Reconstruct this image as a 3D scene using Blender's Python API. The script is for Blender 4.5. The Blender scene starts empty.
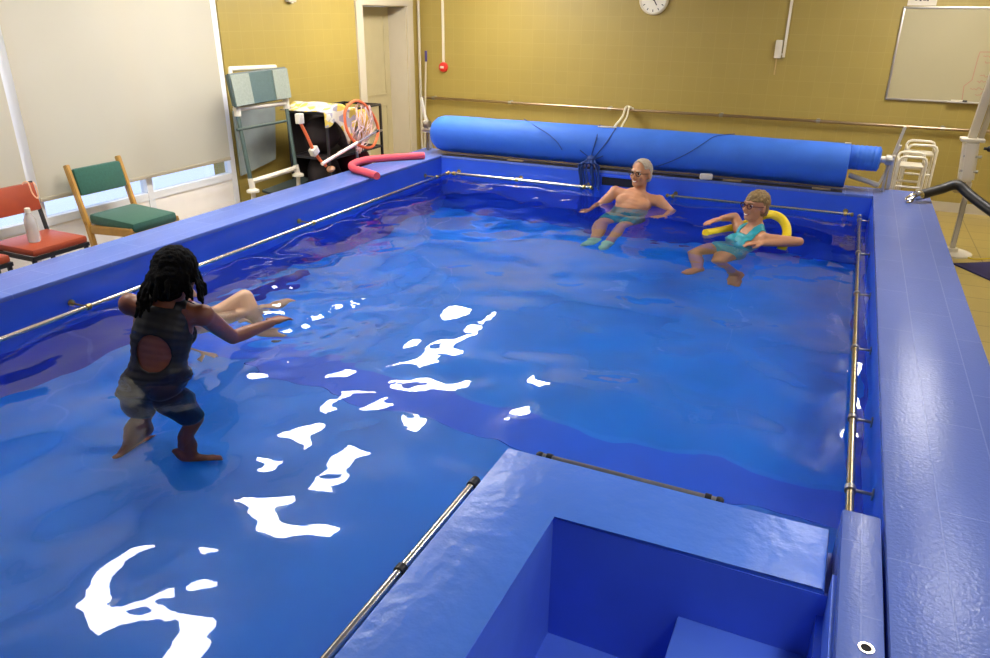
import bpy, bmesh, math, random
from mathutils import Vector, Matrix
from mathutils import noise as mnoise
random.seed(7)
PI = math.pi
S = bpy.context.scene
COL = S.collection
V = Vector

# ------------------------------------------------------------------ camera
CAMZ = 1.88
F_PX = 743.16
YAW, PITCH, ROLL = math.radians(24.5), math.radians(23.01), math.radians(0.603)
fw = V((-math.sin(YAW)*math.cos(PITCH), math.cos(YAW)*math.cos(PITCH), -math.sin(PITCH)))
r0 = V((math.cos(YAW), math.sin(YAW), 0)); u0 = r0.cross(fw)
c_, s_ = math.cos(ROLL), math.sin(ROLL)
rt = c_*r0 + s_*u0; up = -s_*r0 + c_*u0
cd = bpy.data.cameras.new('camera'); cam = bpy.data.objects.new('camera', cd); COL.objects.link(cam)
cd.sensor_fit = 'HORIZONTAL'; cd.sensor_width = 36; cd.lens = F_PX*36/990; cd.clip_start = .02
m = Matrix((rt, up, -fw)).transposed().to_4x4(); m.translation = V((0, 0, CAMZ)); cam.matrix_world = m
S.camera = cam

def ray(x, y): return rt*((x-495)/F_PX) + up*(-(y-329)/F_PX) + fw
def pz(x, y, z): d = ray(x, y); return V((0, 0, CAMZ)) + d*((z-CAMZ)/d.z)
def py(x, y, Y): d = ray(x, y); return V((0, 0, CAMZ)) + d*(Y/d.y)
def pxx(x, y, X): d = ray(x, y); return V((0, 0, CAMZ)) + d*(X/d.x)

# ------------------------------------------------------------------ materials
def srgb(r, g, b):
    f = lambda c: (c/255/12.92) if c/255 <= .04045 else ((c/255+.055)/1.055)**2.4
    return (f(r), f(g), f(b), 1)

def mat(name, col, rough=.5, metal=0, spec=.5, var=.08, vscale=6, bump=0, bscale=40, coat=0, trans=0, alpha=1, sheen=0):
    mt = bpy.data.materials.new(name); mt.use_nodes = True
    nt = mt.node_tree; n = nt.nodes; b = n['Principled BSDF']; L = nt.links
    tc = n.new('ShaderNodeTexCoord')
    if var:
        nz = n.new('ShaderNodeTexNoise'); nz.inputs['Scale'].default_value = vscale; nz.inputs['Detail'].default_value = 4
        L.new(tc.outputs['Object'], nz.inputs['Vector'])
        hs = n.new('ShaderNodeHueSaturation'); hs.inputs['Color'].default_value = col
        mr = n.new('ShaderNodeMapRange'); mr.inputs['From Min'].default_value = .3; mr.inputs['From Max'].default_value = .7
        mr.inputs['To Min'].default_value = 1-var; mr.inputs['To Max'].default_value = 1+var
        L.new(nz.outputs['Fac'], mr.inputs['Value']); L.new(mr.outputs['Result'], hs.inputs['Value'])
        L.new(hs.outputs['Color'], b.inputs['Base Color'])
    else:
        b.inputs['Base Color'].default_value = col
    b.inputs['Roughness'].default_value = rough; b.inputs['Metallic'].default_value = metal
    b.inputs['Specular IOR Level'].default_value = spec
    if coat: b.inputs['Coat Weight'].default_value = coat; b.inputs['Coat Roughness'].default_value = .15
    if trans: b.inputs['Transmission Weight'].default_value = trans
    if alpha < 1: b.inputs['Alpha'].default_value = alpha
    if sheen: b.inputs['Sheen Weight'].default_value = sheen
    if bump:
        nb = n.new('ShaderNodeTexNoise'); nb.inputs['Scale'].default_value = bscale; nb.inputs['Detail'].default_value = 3
        L.new(tc.outputs['Object'], nb.inputs['Vector'])
        bp = n.new('ShaderNodeBump'); bp.inputs['Strength'].default_value = bump; bp.inputs['Distance'].default_value = .01
        L.new(nb.outputs['Fac'], bp.inputs['Height']); L.new(bp.outputs['Normal'], b.inputs['Normal'])
    return mt

def brickify(mt, base, mortar, w, h, ms, plane='XY', bumpstr=.25, offset=.0, noise=.06, mix=1.0):
    """tile joints on a wall/deck material"""
    nt = mt.node_tree; n = nt.nodes; L = nt.links; b = n['Principled BSDF']
    tc = n.new('ShaderNodeTexCoord'); sp = n.new('ShaderNodeSeparateXYZ'); cb = n.new('ShaderNodeCombineXYZ')
    L.new(tc.outputs['Object'], sp.inputs[0])
    L.new(sp.outputs[plane[0]], cb.inputs['X']); L.new(sp.outputs[plane[1]], cb.inputs['Y'])
    br = n.new('ShaderNodeTexBrick'); br.offset = offset; br.inputs['Scale'].default_value = 1
    br.inputs['Brick Width'].default_value = w; br.inputs['Row Height'].default_value = h
    br.inputs['Mortar Size'].default_value = ms; br.inputs['Mortar Smooth'].default_value = .3
    c2 = [c*(1-noise) for c in base[:3]]+[1]
    br.inputs['Color1'].default_value = base; br.inputs['Color2'].default_value = c2
    br.inputs['Mortar'].default_value = mortar
    L.new(cb.outputs[0], br.inputs['Vector'])
    nz = n.new('ShaderNodeTexNoise'); nz.inputs['Scale'].default_value = 1.3; nz.inputs['Detail'].default_value = 5
    L.new(tc.outputs['Object'], nz.inputs['Vector'])
    hs = n.new('ShaderNodeHueSaturation'); mr = n.new('ShaderNodeMapRange')
    mr.inputs['From Min'].default_value = .3; mr.inputs['From Max'].default_value = .7
    mr.inputs['To Min'].default_value = 1-noise; mr.inputs['To Max'].default_value = 1+noise
    L.new(nz.outputs['Fac'], mr.inputs['Value']); L.new(mr.outputs[0], hs.inputs['Value'])
    L.new(br.outputs['Color'], hs.inputs['Color']); L.new(hs.outputs[0], b.inputs['Base Color'])
    nb = n.new('ShaderNodeTexNoise'); nb.inputs['Scale'].default_value = 90; nb.inputs['Detail'].default_value = 3
    L.new(tc.outputs['Object'], nb.inputs['Vector'])
    ad = n.new('ShaderNodeMath'); ad.operation = 'MULTIPLY_ADD'; ad.inputs[1].default_value = mix
    L.new(br.outputs['Fac'], ad.inputs[0]); L.new(nb.outputs['Fac'], ad.inputs[2])
    bp = n.new('ShaderNodeBump'); bp.inputs['Strength'].default_value = bumpstr; bp.inputs['Distance'].default_value = .004
    L.new(ad.outputs[0], bp.inputs['Height']); L.new(bp.outputs['Normal'], b.inputs['Normal'])
    return mt

M = {}
YEL = srgb(162, 142, 73)
def yellow(name, plane):
    return brickify(mat(name, YEL, .42, var=0), YEL, srgb(168, 148, 80), .155, .155, .003, plane, .06, 0, .035, .6)
M['wall_back'] = yellow('yellow_tile_back', 'XZ'); M['wall_side'] = yellow('yellow_tile_side', 'YZ')
M['floor'] = brickify(mat('floor_tile', srgb(180, 158, 90), .3, var=0), srgb(180, 158, 90), srgb(140, 120, 66), .3, .3, .006, 'XY', .15, 0, .05, .5)
DECK = srgb(101, 123, 200)
M['deck'] = brickify(mat('deck_paint', DECK, .18, var=0, spec=.14), DECK, srgb(116, 137, 208), .62, .185, .003, 'YX', .38, .5, .05, .35)
M['deck_side'] = mat('pool_blue_paint', srgb(55, 99, 230), .28, var=.06, vscale=3, bump=.12, bscale=18)
M['block'] = mat('block_paint', srgb(82, 132, 238), .28, spec=.25, var=.05, vscale=4, bump=.45, bscale=16)
M['well'] = mat('well_paint', srgb(90, 132, 246), .35, var=.05, vscale=4, bump=.1, bscale=20)
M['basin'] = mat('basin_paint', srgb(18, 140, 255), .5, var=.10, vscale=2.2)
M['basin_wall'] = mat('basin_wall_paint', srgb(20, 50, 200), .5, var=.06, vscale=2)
M['band'] = mat('band_paint', srgb(24, 108, 250), .5, var=.04)
M['steel'] = mat('stainless', (.62, .58, .50, 1), .22, 1, var=.05)
M['steel_dull'] = mat('dull_steel', (.42, .40, .36, 1), .38, 1, var=.1, vscale=20)
M['brass'] = mat('brass', (.62, .45, .16, 1), .3, 1, var=.05)
M['black'] = mat('black_rubber', (.012, .012, .014, 1), .45, var=.1)
M['blackmetal'] = mat('black_metal', (.02, .018, .018, 1), .4, 0, var=.05)
M['white'] = mat('white_plastic', srgb(222, 214, 194), .35, var=.03)
M['pvc'] = mat('pvc_pipe', srgb(222, 214, 194), .3, var=.02)
M['greenpipe'] = mat('dark_green_pipe', srgb(62, 80, 74), .35, var=.05)
M['cream'] = mat('cream_paint', srgb(190, 180, 158), .45, var=.02)
M['doorleaf'] = mat('door_paint', srgb(180, 168, 130), .45, var=.03)
M['whitepaint'] = mat('white_gloss_paint', srgb(222, 214, 194), .4, var=.02)
M['ceiling'] = mat('ceiling_paint', srgb(235, 228, 205), .9, var=.02)
M['cover'] = mat('pool_cover_foam', srgb(57, 112, 214), .6,spec=.3, var=.07, vscale=5, bump=.25, bscale=12)
M['bluecord'] = mat('blue_cord', srgb(30, 62, 130), .7, var=.15, vscale=40)
M['whitecord'] = mat('white_cord', srgb(232, 226, 205), .7, var=.05)
M['pink'] = mat('pink_foam', srgb(216, 78, 92), .75, var=.05, bump=.1, bscale=150)
M['orange_foam'] = mat('orange_foam', srgb(235, 112, 62), .7, var=.06)
M['yellow_foam'] = mat('yellow_foam', srgb(250, 222, 20), .6, var=.03)
M['wood'] = mat('beech_wood', srgb(188, 142, 66), .4, var=.12, vscale=9, coat=.2)
M['greenfab'] = mat('green_fabric', srgb(38, 90, 74), .85, var=.12, vscale=60, bump=.2, bscale=300, sheen=.2)
M['orangevinyl'] = mat('orange_vinyl', srgb(164, 70, 40), .38, var=.07, vscale=7, bump=.1, bscale=60)
M['matpurple'] = mat('purple_mat', srgb(48, 42, 92), .8, var=.1)
M['yellowcable'] = mat('yellow_cable', srgb(214, 190, 30), .5, var=.03)
M['red'] = mat('red_plastic', srgb(205, 42, 34), .35, var=.03)
M['purple'] = mat('purple_grip', srgb(70, 56, 110), .5, var=.05)
M['wb'] = mat('whiteboard_enamel', srgb(174, 164, 130), .38, spec=.25, var=.02, vscale=2)
M['alu'] = mat('aluminium_trim', (.62, .58, .52, 1), .35, 1, var=.03)
M['paper'] = mat('paper', srgb(222, 214, 196), .8, var=.02)
M['ink'] = mat('black_ink', srgb(40, 36, 34), .7, var=0)
M['redink'] = mat('faded_red_marker', srgb(176, 126, 104), .6, var=.06, vscale=30)
M['clockface'] = mat('clock_face', srgb(240, 236, 222), .3, var=.0)
M['darkbag'] = mat('dark_cloth_bag', srgb(36, 26, 26), .85, var=.2, vscale=14)
M['maroon'] = mat('maroon_cloth', srgb(84, 22, 34), .85, var=.2, vscale=20)
M['drum'] = mat('ochre_cloth', srgb(196, 148, 56), .8, var=.2, vscale=14)
M['greycloth'] = mat('grey_cloth', srgb(120, 116, 122), .85, var=.25, vscale=30)
M['dark'] = mat('dark_hole', srgb(14, 14, 24), .7, var=0)
M['gutter'] = mat('gutter_grime', srgb(86, 78, 70), .7, var=.2, vscale=20)
M['skin_dark'] = mat('skin_deep', srgb(138, 82, 58), .42, var=.06, vscale=9)
M['skin_pale'] = mat('skin_pale', srgb(218, 176, 142), .5, var=.05, vscale=9)
M['skin_face'] = mat('skin_warm', srgb(200, 142, 104), .5, var=.05, vscale=12)
M['suit_black'] = mat('black_swimsuit', srgb(26, 27, 32), .5, var=.1, vscale=40)
M['suit_teal'] = mat('teal_swimsuit', srgb(34, 160, 176), .5, var=.12, vscale=25)
M['trunks'] = mat('teal_trunks', srgb(16, 132, 150), .6, var=.25, vscale=14)
M['shoe'] = mat('pale_green_shoe', srgb(176, 226, 160), .6, var=.06)
M['hair_black'] = mat('black_hair', srgb(8, 7, 8), .9, spec=.15, var=.2, vscale=60, bump=.6, bscale=120)
M['hair_grey'] = mat('grey_hair', srgb(186, 172, 150), .6, var=.15, vscale=60, bump=.5, bscale=140)
M['hair_brown'] = mat('grey_brown_hair', srgb(146, 118, 72), .55, var=.3, vscale=40, bump=.5, bscale=120)
M['eye'] = mat('eye', srgb(235, 232, 226), .2, var=0)
M['iris'] = mat('iris', srgb(40, 30, 26), .2, var=0)
M['lips'] = mat('lips', srgb(190, 96, 86), .4, var=0)
M['teeth'] = mat('teeth', srgb(244, 240, 228), .3, var=0)
M['bluewhite'] = mat('white_window_frame', srgb(232, 234, 238), .35, var=.01)
M['panelwhite'] = mat('white_panel', srgb(245, 240, 236), .45, var=.02)
M['lens'] = mat('clear_lens', (1, 1, 1, 1), .02, var=0, trans=1)
M['clearbottle'] = mat('clear_plastic', srgb(240, 236, 225), .25, var=.02, trans=.55)
M['mesh_green'] = mat('green_mesh_fabric', srgb(70, 96, 96), .6, var=.1, vscale=60, alpha=.8)

# towel: yellow and grey checked cloth
mt = mat('checked_towel', srgb(220, 214, 190), .9, var=0)
nt = mt.node_tree; n = nt.nodes; L = nt.links
tc = n.new('ShaderNodeTexCoord'); vo = n.new('ShaderNodeTexVoronoi'); vo.inputs['Scale'].default_value = 17
cr = n.new('ShaderNodeValToRGB'); cr.color_ramp.interpolation = 'CONSTANT'
cr.color_ramp.elements[0].color = srgb(226, 220, 196); cr.color_ramp.elements[1].position = .62; cr.color_ramp.elements[1].color = srgb(176, 170, 176)
e = cr.color_ramp.elements.new(.36); e.color = srgb(222, 196, 88)
sp = n.new('ShaderNodeSeparateColor'); L.new(tc.outputs['Object'], vo.inputs['Vector']); L.new(vo.outputs['Color'], sp.inputs[0])
L.new(sp.outputs[0], cr.inputs[0]); L.new(cr.outputs[0], n['Principled BSDF'].inputs['Base Color']); M['towel'] = mt

# blind fabric: diffuse plus translucent
mt = bpy.data.materials.new('blind_fabric'); mt.use_nodes = True; nt = mt.node_tree; n = nt.nodes; L = nt.links; n.clear()
o = n.new('ShaderNodeOutputMaterial'); d = n.new('ShaderNodeBsdfDiffuse'); t = n.new('ShaderNodeBsdfTranslucent'); mx = n.new('ShaderNodeMixShader')
d.inputs[0].default_value = srgb(226, 214, 188); t.inputs[0].default_value = srgb(216, 200, 160); mx.inputs[0].default_value = .25
nz = n.new('ShaderNodeTexNoise'); nz.inputs['Scale'].default_value = 1.6; tc = n.new('ShaderNodeTexCoord'); L.new(tc.outputs['Object'], nz.inputs['Vector'])
rp = n.new('ShaderNodeValToRGB'); rp.color_ramp.elements[0].color = srgb(192, 184, 164); rp.color_ramp.elements[1].color = srgb(201, 193, 174)
L.new(nz.outputs['Fac'], rp.inputs[0]); L.new(rp.outputs[0], d.inputs[0])
L.new(d.outputs[0], mx.inputs[1]); L.new(t.outputs[0], mx.inputs[2]); L.new(mx.outputs[0], o.inputs[0]); M['blind'] = mt

# window glass
mt = bpy.data.materials.new('window_glass'); mt.use_nodes = True; nt = mt.node_tree; n = nt.nodes; L = nt.links; n.clear()
o = n.new('ShaderNodeOutputMaterial'); t = n.new('ShaderNodeBsdfTransparent'); g = n.new('ShaderNodeBsdfGlossy'); mx = n.new('ShaderNodeMixShader')
g.inputs['Roughness'].default_value = .03; mx.inputs[0].default_value = .07; t.inputs[0].default_value = (.93, .96, 1, 1)
L.new(t.outputs[0], mx.inputs[1]); L.new(g.outputs[0], mx.inputs[2]); L.new(mx.outputs[0], o.inputs[0]); M['glass'] = mt

# water
WATER_MODE = 'refract'
mt = bpy.data.materials.new('pool_water'); mt.use_nodes = True; nt = mt.node_tree; n = nt.nodes; L = nt.links; n.clear()
o = n.new('ShaderNodeOutputMaterial')
tc = n.new('ShaderNodeTexCoord'); nz = n.new('ShaderNodeTexNoise'); nz.inputs['Scale'].default_value = 5.5; nz.inputs['Detail'].default_value = 1.5
L.new(tc.outputs['Object'], nz.inputs['Vector'])
bp = n.new('ShaderNodeBump'); bp.inputs['Strength'].default_value = .24; bp.inputs['Distance'].default_value = .02; L.new(nz.outputs['Fac'], bp.inputs['Height'])
if WATER_MODE == 'refract':
    rf = n.new('ShaderNodeBsdfGlass'); rf.inputs['IOR'].default_value = 1.333; rf.inputs['Roughness'].default_value = 0
    rf.inputs['Color'].default_value = (.96, .985, 1, 1)
    L.new(bp.outputs[0], rf.inputs['Normal']); L.new(rf.outputs[0], o.inputs[0])
M['water'] = mt

def emis(name, col, s):
    mt = bpy.data.materials.new(name); mt.use_nodes = True; n = mt.node_tree.nodes; n.clear()
    o = n.new('ShaderNodeOutputMaterial'); e = n.new('ShaderNodeEmission'); e.inputs[0].default_value = col; e.inputs[1].default_value = s
    mt.node_tree.links.new(e.outputs[0], o.inputs[0]); return mt
M['lamp'] = emis('lamp_diffuser', (1, .96, .91, 1), 36)

# ------------------------------------------------------------------ mesh helpers
def frame(z):
    z = z.normalized(); a = V((0, 0, 1)) if abs(z.z) < .9 else V((1, 0, 0))
    x = a.cross(z).normalized(); y = z.cross(x); return x, y, z

class MB:
    def __init__(s): s.bm = bmesh.new()
    def box(s, a, b, bev=0, rot=None, piv=None):
        a, b = V(a), V(b)
        tmp = bmesh.new(); bmesh.ops.create_cube(tmp, size=1)
        for v in tmp.verts: v.co = V(((a[i]+b[i])/2 + v.co[i]*(b[i]-a[i]) for i in range(3)))
        if bev: bmesh.ops.bevel(tmp, geom=tmp.edges[:], offset=bev, segments=2, affect='EDGES', profile=.6)
        if rot is not None:
            p = V(piv) if piv is not None else (a+b)/2
            for v in tmp.verts: v.co = rot @ (v.co-p) + p
        s.merge(tmp); return s
    def merge(s, tmp):
        me = bpy.data.meshes.new('t'); tmp.to_mesh(me); tmp.free(); s.bm.from_mesh(me); bpy.data.meshes.remove(me)
    def bar(s, p, q, w, h, bev=0, upv=(0, 0, 1)):
        """square section bar between two points"""
        p, q = V(p), V(q); z = (q-p); ln = z.length; z.normalize(); u = V(upv)
        if abs(z.dot(u)) > .95: u = V((1, 0, 0))
        x = u.cross(z).normalized(); y = z.cross(x)
        tmp = bmesh.new(); bmesh.ops.create_cube(tmp, size=1)
        if bev:
            for v in tmp.verts: v.co = V((v.co.x*w, v.co.y*h, v.co.z*ln))
            bmesh.ops.bevel(tmp, geom=tmp.edges[:], offset=bev, segments=2, affect='EDGES')
            for v in tmp.verts: v.co = (p+q)/2 + x*v.co.x + y*v.co.y + z*v.co.z
        else:
            for v in tmp.verts: v.co = (p+q)/2 + x*v.co.x*w + y*v.co.y*h + z*v.co.z*ln
        s.merge(tmp); return s
    def tube(s, pts, r, seg=10, closed=False, cap=True):
        pts = [V(p) for p in pts]; k = len(pts); rs = r if isinstance(r, (list, tuple)) else [r]*k
        rings = []; xprev = None
        for i in range(k):
            if closed: t = pts[(i+1) % k]-pts[i-1]
            else: t = pts[min(i+1, k-1)]-pts[max(i-1, 0)]
            t.normalize()
            if xprev is None: x, y, _ = frame(t)
            else:
                x = xprev - t*xprev.dot(t)
                if x.length < 1e-5: x, y, _ = frame(t)
                x.normalize(); y = t.cross(x)
            xprev = x
            rings.append([s.bm.verts.new(pts[i] + (x*math.cos(2*PI*j/seg) + y*math.sin(2*PI*j/seg))*rs[i]) for j in range(seg)])
        for i in range(k if closed else k-1):
            A, B = rings[i], rings[(i+1) % k]
            for j in range(seg): s.bm.faces.new((A[j], A[(j+1) % seg], B[(j+1) % seg], B[j]))
        if cap and not closed:
            s.bm.faces.new(rings[0][::-1]); s.bm.faces.new(rings[-1])
        return s
    def lathe(s, c, prof, axis=(0, 0, 1), seg=24):
        """prof: (radius, along) pairs"""
        c = V(c); x, y, z = frame(V(axis)); rings = []
        for r, h in prof:
            rings.append([s.bm.verts.new(c + z*h + (x*math.cos(2*PI*j/seg)+y*math.sin(2*PI*j/seg))*max(r, 1e-4)) for j in range(seg)])
        for A, B in zip(rings, rings[1:]):
            for j in range(seg): s.bm.faces.new((A[j], A[(j+1) % seg], B[(j+1) % seg], B[j]))
        s.bm.faces.new(rings[0][::-1]); s.bm.faces.new(rings[-1]); return s
    def ell(s, c, rad, rot=None, u=20, v=12):
        tmp = bmesh.new(); bmesh.ops.create_uvsphere(tmp, u_segments=u, v_segments=v, radius=1)
        for w in tmp.verts:
            q = V((w.co.x*rad[0], w.co.y*rad[1], w.co.z*rad[2]))
            w.co = (rot @ q if rot is not None else q) + V(c)
        s.merge(tmp); return s
    def cap(s, p, r0, q, r1, seg=14):
        """tapered capsule"""
        p, q = V(p), V(q); x, y, z = frame(q-p); ln = (q-p).length; rings = []; prof = []
        for i in range(0, 5):
            a = PI/2*(i/4.0); prof.append((r0*math.sin(a), -r0*math.cos(a)))
        for i in range(0, 5):
            a = PI/2*(i/4.0); prof.append((r1*math.cos(a), ln + r1*math.sin(a)))
        for r, h in prof:
            rings.append([s.bm.verts.new(p + z*h + (x*math.cos(2*PI*j/seg)+y*math.sin(2*PI*j/seg))*max(r, 1e-4)) for j in range(seg)])
        for A, B in zip(rings, rings[1:]):
            for j in range(seg): s.bm.faces.new((A[j], A[(j+1) % seg], B[(j+1) % seg], B[j]))
        s.bm.faces.new(rings[0][::-1]); s.bm.faces.new(rings[-1]); return s
    def quad(s, *ps):
        s.bm.faces.new([s.bm.verts.new(V(p)) for p in ps]); return s
    def prism(s, poly, d):
        """polygon (list of points) extruded along vector d"""
        d = V(d); A = [s.bm.verts.new(V(p)) for p in poly]; B = [s.bm.verts.new(V(p)+d) for p in poly]; k = len(A)
        s.bm.faces.new(A[::-1]); s.bm.faces.new(B)
        for i in range(k): s.bm.faces.new((A[i], A[(i+1) % k], B[(i+1) % k], B[i]))
        return s
    def build(s, name, m, parent=None, smooth=True, ang=40, normals=True):
        bm = s.bm
        if normals: bmesh.ops.recalc_face_normals(bm, faces=bm.faces[:])
        off = WL(parent) if parent is not None else None
        if off is None:
            xs = [v.co for v in bm.verts]
            lo = V((min(c[i] for c in xs) for i in range(3))); hi = V((max(c[i] for c in xs) for i in range(3)))
            off = V(((lo.x+hi.x)/2, (lo.y+hi.y)/2, lo.z))
        for v in bm.verts: v.co -= off
        me = bpy.data.meshes.new(name); bm.to_mesh(me); bm.free()
        o = bpy.data.objects.new(name, me); COL.objects.link(o)
        me.materials.append(M[m] if isinstance(m, str) else m)
        if parent is not None: o.parent = parent
        else: o.location = off
        if smooth:
            for p in me.polygons: p.use_smooth = True
            if ang: 
                try: me.set_sharp_from_angle(angle=math.radians(ang))
                except Exception: pass
        return o

def WL(o):
    p = V((0, 0, 0))
    while o is not None: p = p + o.location; o = o.parent
    return p

def tag(o, label=None, cat=None, group=None, kind=None):
    if label: o['label'] = label
    if cat: o['category'] = cat
    if group: o['group'] = group
    if kind: o['kind'] = kind
    return o
def thing(name, loc, label, cat, group=None):
    o = bpy.data.objects.new(name, None); o.empty_display_size = .1; COL.objects.link(o); o.location = V(loc)
    return tag(o, label, cat, group)
def struct(o, label=None, cat=None): return tag(o, label, cat, None, 'structure')
def copy_tree(o, parent=None):
    c = o.copy(); COL.objects.link(c)
    if parent is not None: c.parent = parent
    for ch in list(o.children): copy_tree(ch, c)
    return c
def smooth_pts(pts, n=6, closed=False):
    """Catmull-Rom through points"""
    P = [V(p) for p in pts]; k = len(P); out = []
    rng = range(k) if closed else range(k-1)
    for i in rng:
        if closed: a, b, c, d = P[i-1], P[i], P[(i+1) % k], P[(i+2) % k]
        else: a, b, c, d = P[max(i-1, 0)], P[i], P[i+1], P[min(i+2, k-1)]
        for j in range(n):
            t = j/n
            out.append(.5*((2*b) + (-a+c)*t + (2*a-5*b+4*c-d)*t*t + (-a+3*b-3*c+d)*t**3))
    if not closed: out.append(P[-1])
    return out

# ================================================================== SETTING
XL, XR, YB, YF, ZC = -5.22, 3.0, 9.0, -2.2, 2.65
WZ, DZ = .29, .48                       # water level, deck level
PX0, PX1, PY0, PY1 = -3.87, .313, -.6, 7.06   # pool inside
DX0, DX1, DY1 = -4.265, .757, 7.42            # deck outside
BZ = -.62                                # pool bottom
BX0, BX1, BY1, BT = -.942, .173, 2.196, .385   # entry block
RX0, RY1, RB = -.647, 1.888, -.115      # recess in block

struct(MB().box((XL-.3, YF-.2, -.12), (DX0-.0, YB+.2, 0)).box((DX1, YF-.2, -.12), (XR+.2, YB+.2, 0)).box((DX0, DY1, -.12), (DX1, YB+.2, 0)).build('floor', 'floor', smooth=False))
struct(MB().box((XL-.3, YF-.2, ZC), (XR+.2, YB+.2, ZC+.12)).build('ceiling', 'ceiling', smooth=False))
struct(MB().box((XL-.3, YB, 0), (XR+.2, YB+.2, ZC)).build('wall_back', 'wall_back', smooth=False))
struct(MB().box((XR, YF-.2, 0), (XR+.2, YB, ZC)).build('wall_right', 'wall_side', smooth=False))
struct(MB().box((XL-.3, YF-.2, 0), (XR, YF, ZC)).build('wall_front', 'wall_back', smooth=False))
# left wall: window bays up to Y 5.46, yellow wall, door bay 7.62-8.7, yellow corner
WY0, WY1 = -1.6, 5.47; DRY0, DRY1, DRZ = 7.70, 8.68, 1.955
w = MB()
w.box((XL-.3, WY1, 0), (XL, DRY0, ZC)).box((XL-.3, DRY0, DRZ), (XL, DRY1, ZC)).box((XL-.3, DRY1, 0), (XL, YB, ZC))
w.box((XL-.3, WY0, 2.45), (XL, WY1, ZC)).box((XL-.3, YF, 0), (XL, WY0, ZC))
struct(w.build('wall_left', 'wall_side', smooth=False))
# baseboards
struct(MB().box((XL, YB-.012, 0), (XR, YB, .1)).build('baseboard_back', 'cream', smooth=False))
# windows (bays 3.43-5.45, 1.4-3.40, -1.6..1.37)
bays = [(3.43, 5.45), (1.41, 3.43), (-1.6, 1.41)]
for i, (a, b) in enumerate(bays):
    fr = MB()
    x0, x1 = XL-.08, XL-.0
    for y in (a, b-.06): fr.box((x0, y, 0), (x1, y+.06, 2.45))
    mid = (a+b)/2
    for (p, q) in ((a+.0605, mid-.03), (mid+.03, b-.0605)):
        fr.box((x0+.004, p, 2.39), (x1-.004, q, 2.45)).box((x0+.004, p, .40), (x1-.004, q, .46)).box((x0+.004, p, 0), (x1-.004, q, .05))
    fr.box((x0+.002, mid-.0295, .0), (x1-.002, mid+.0295, 2.44))
    fo = struct(fr.build('window_%d' % (i+1), 'bluewhite', smooth=False))
    MB().box((XL-.05, a+.05, .45), (XL-.042, b-.05, 2.40)).build('pane', 'glass', fo, smooth=False)
    MB().box((XL-.05, a+.05, .04), (XL-.012, b-.05, .43)).build('panel', 'panelwhite', fo, smooth=False)
    MB().box((XL-.30, a, -.0), (XL-.08, b, .012)).build('sill', 'panelwhite', fo, smooth=False)

# blinds (hang in front of the bays)
def blind(a, b, zb, label):
    t = thing('roller_blind', (XL+.03, (a+b)/2, zb), label, 'blind', 'roller blinds over the windows')
    bm = MB(); N, K = 12, 14
    rows = []
    for i in range(K+1):
        z = zb+.03 + (2.46-zb-.03)*i/K
        rows.append([bm.bm.verts.new((XL+.03+.006*math.sin(j*1.1+i*.35), a+(b-a)*j/N, z)) for j in range(N+1)])
    for i in range(K):
        for j in range(N): bm.bm.faces.new((rows[i][j], rows[i][j+1], rows[i+1][j+1], rows[i+1][j]))
    bo = bm.build('blind_fabric', 'blind', t, ang=0)
    MB().box((XL+.02, a, zb), (XL+.042, b, zb+.03), .006).build('bottom_bar', 'blind', t)
    MB().tube([(XL+.045, a-.01, 2.49), (XL+.045, b+.01, 2.49)], .035, 12).build('roller_tube', 'white', t)
blind(3.45, 5.36, .59, 'cream roller blind behind the green chair, nearest the yellow wall')
blind(1.45, 3.375, .70, 'cream roller blind at the left picture edge behind the orange chairs')
blind(-1.5, 1.37, .70, 'cream roller blind farthest from the door, nearest the photographer')

# door: deep reveal with a lining
fr = MB()
fr.box((XL-.002, DRY0-.13, 0), (XL+.022, DRY0-.0005, DRZ+.0)).box((XL-.002, DRY1+.0005, 0), (XL+.022, DRY1+.13, DRZ+.0)).box((XL-.002, DRY0-.135, DRZ+.0005), (XL+.024, DRY1+.135, DRZ+.12))
fr.box((XL-.3, DRY0-.01, 0), (XL-.003, DRY0+.012, DRZ-.013)).box((XL-.3, DRY1-.012, 0), (XL-.003, DRY1+.01, DRZ-.013)).box((XL-.3, DRY0-.01, DRZ-.012), (XL-.003, DRY1+.01, DRZ+.01))
dr = struct(fr.build('door_1', 'cream', smooth=False))
lf = MB(); x0 = XL-.28
lf.box((x0-.02, DRY0+.012, .01), (x0+.02, DRY1-.012, DRZ-.014))
for (a, b) in ((.12, .78), (.90, 1.86)):
    for (p, q, r_, s2) in ((DRY0+.12, DRY1-.12, a, a+.02), (DRY0+.12, DRY1-.12, b-.02, b), (DRY0+.12, DRY0+.14, a, b), (DRY1-.14, DRY1-.12, a, b)):
        lf.box((x0+.018, p, r_), (x0+.03, q, s2))
leaf = lf.build('door_leaf', 'doorleaf', dr, smooth=False)
MB().tube([(x0+.02, DRY0+.07, .92), (x0+.06, DRY0+.07, .92), (x0+.06, DRY0+.19, .92)], .009, 8).build('door_handle', 'steel', leaf)
# vertical corner pipe
struct(MB().tube([(XL+.05, YB-.1, 0), (XL+.05, YB-.1, ZC)], .018, 10).build('trim_1', 'cream'))

# ------------------------------------------------------------------ pool deck, basin, block, kerb
dk = MB()
e = .012
dk.box((DX0, YF, 0), (PX0, DY1, DZ), e).box((PX1, YF, 0), (DX1, DY1, DZ), e)
dk.box((PX0, PY1, 0), (PX1, DY1, DZ), 0).box((PX0, YF, 0), (PX1, PY0, DZ), 0)
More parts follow.
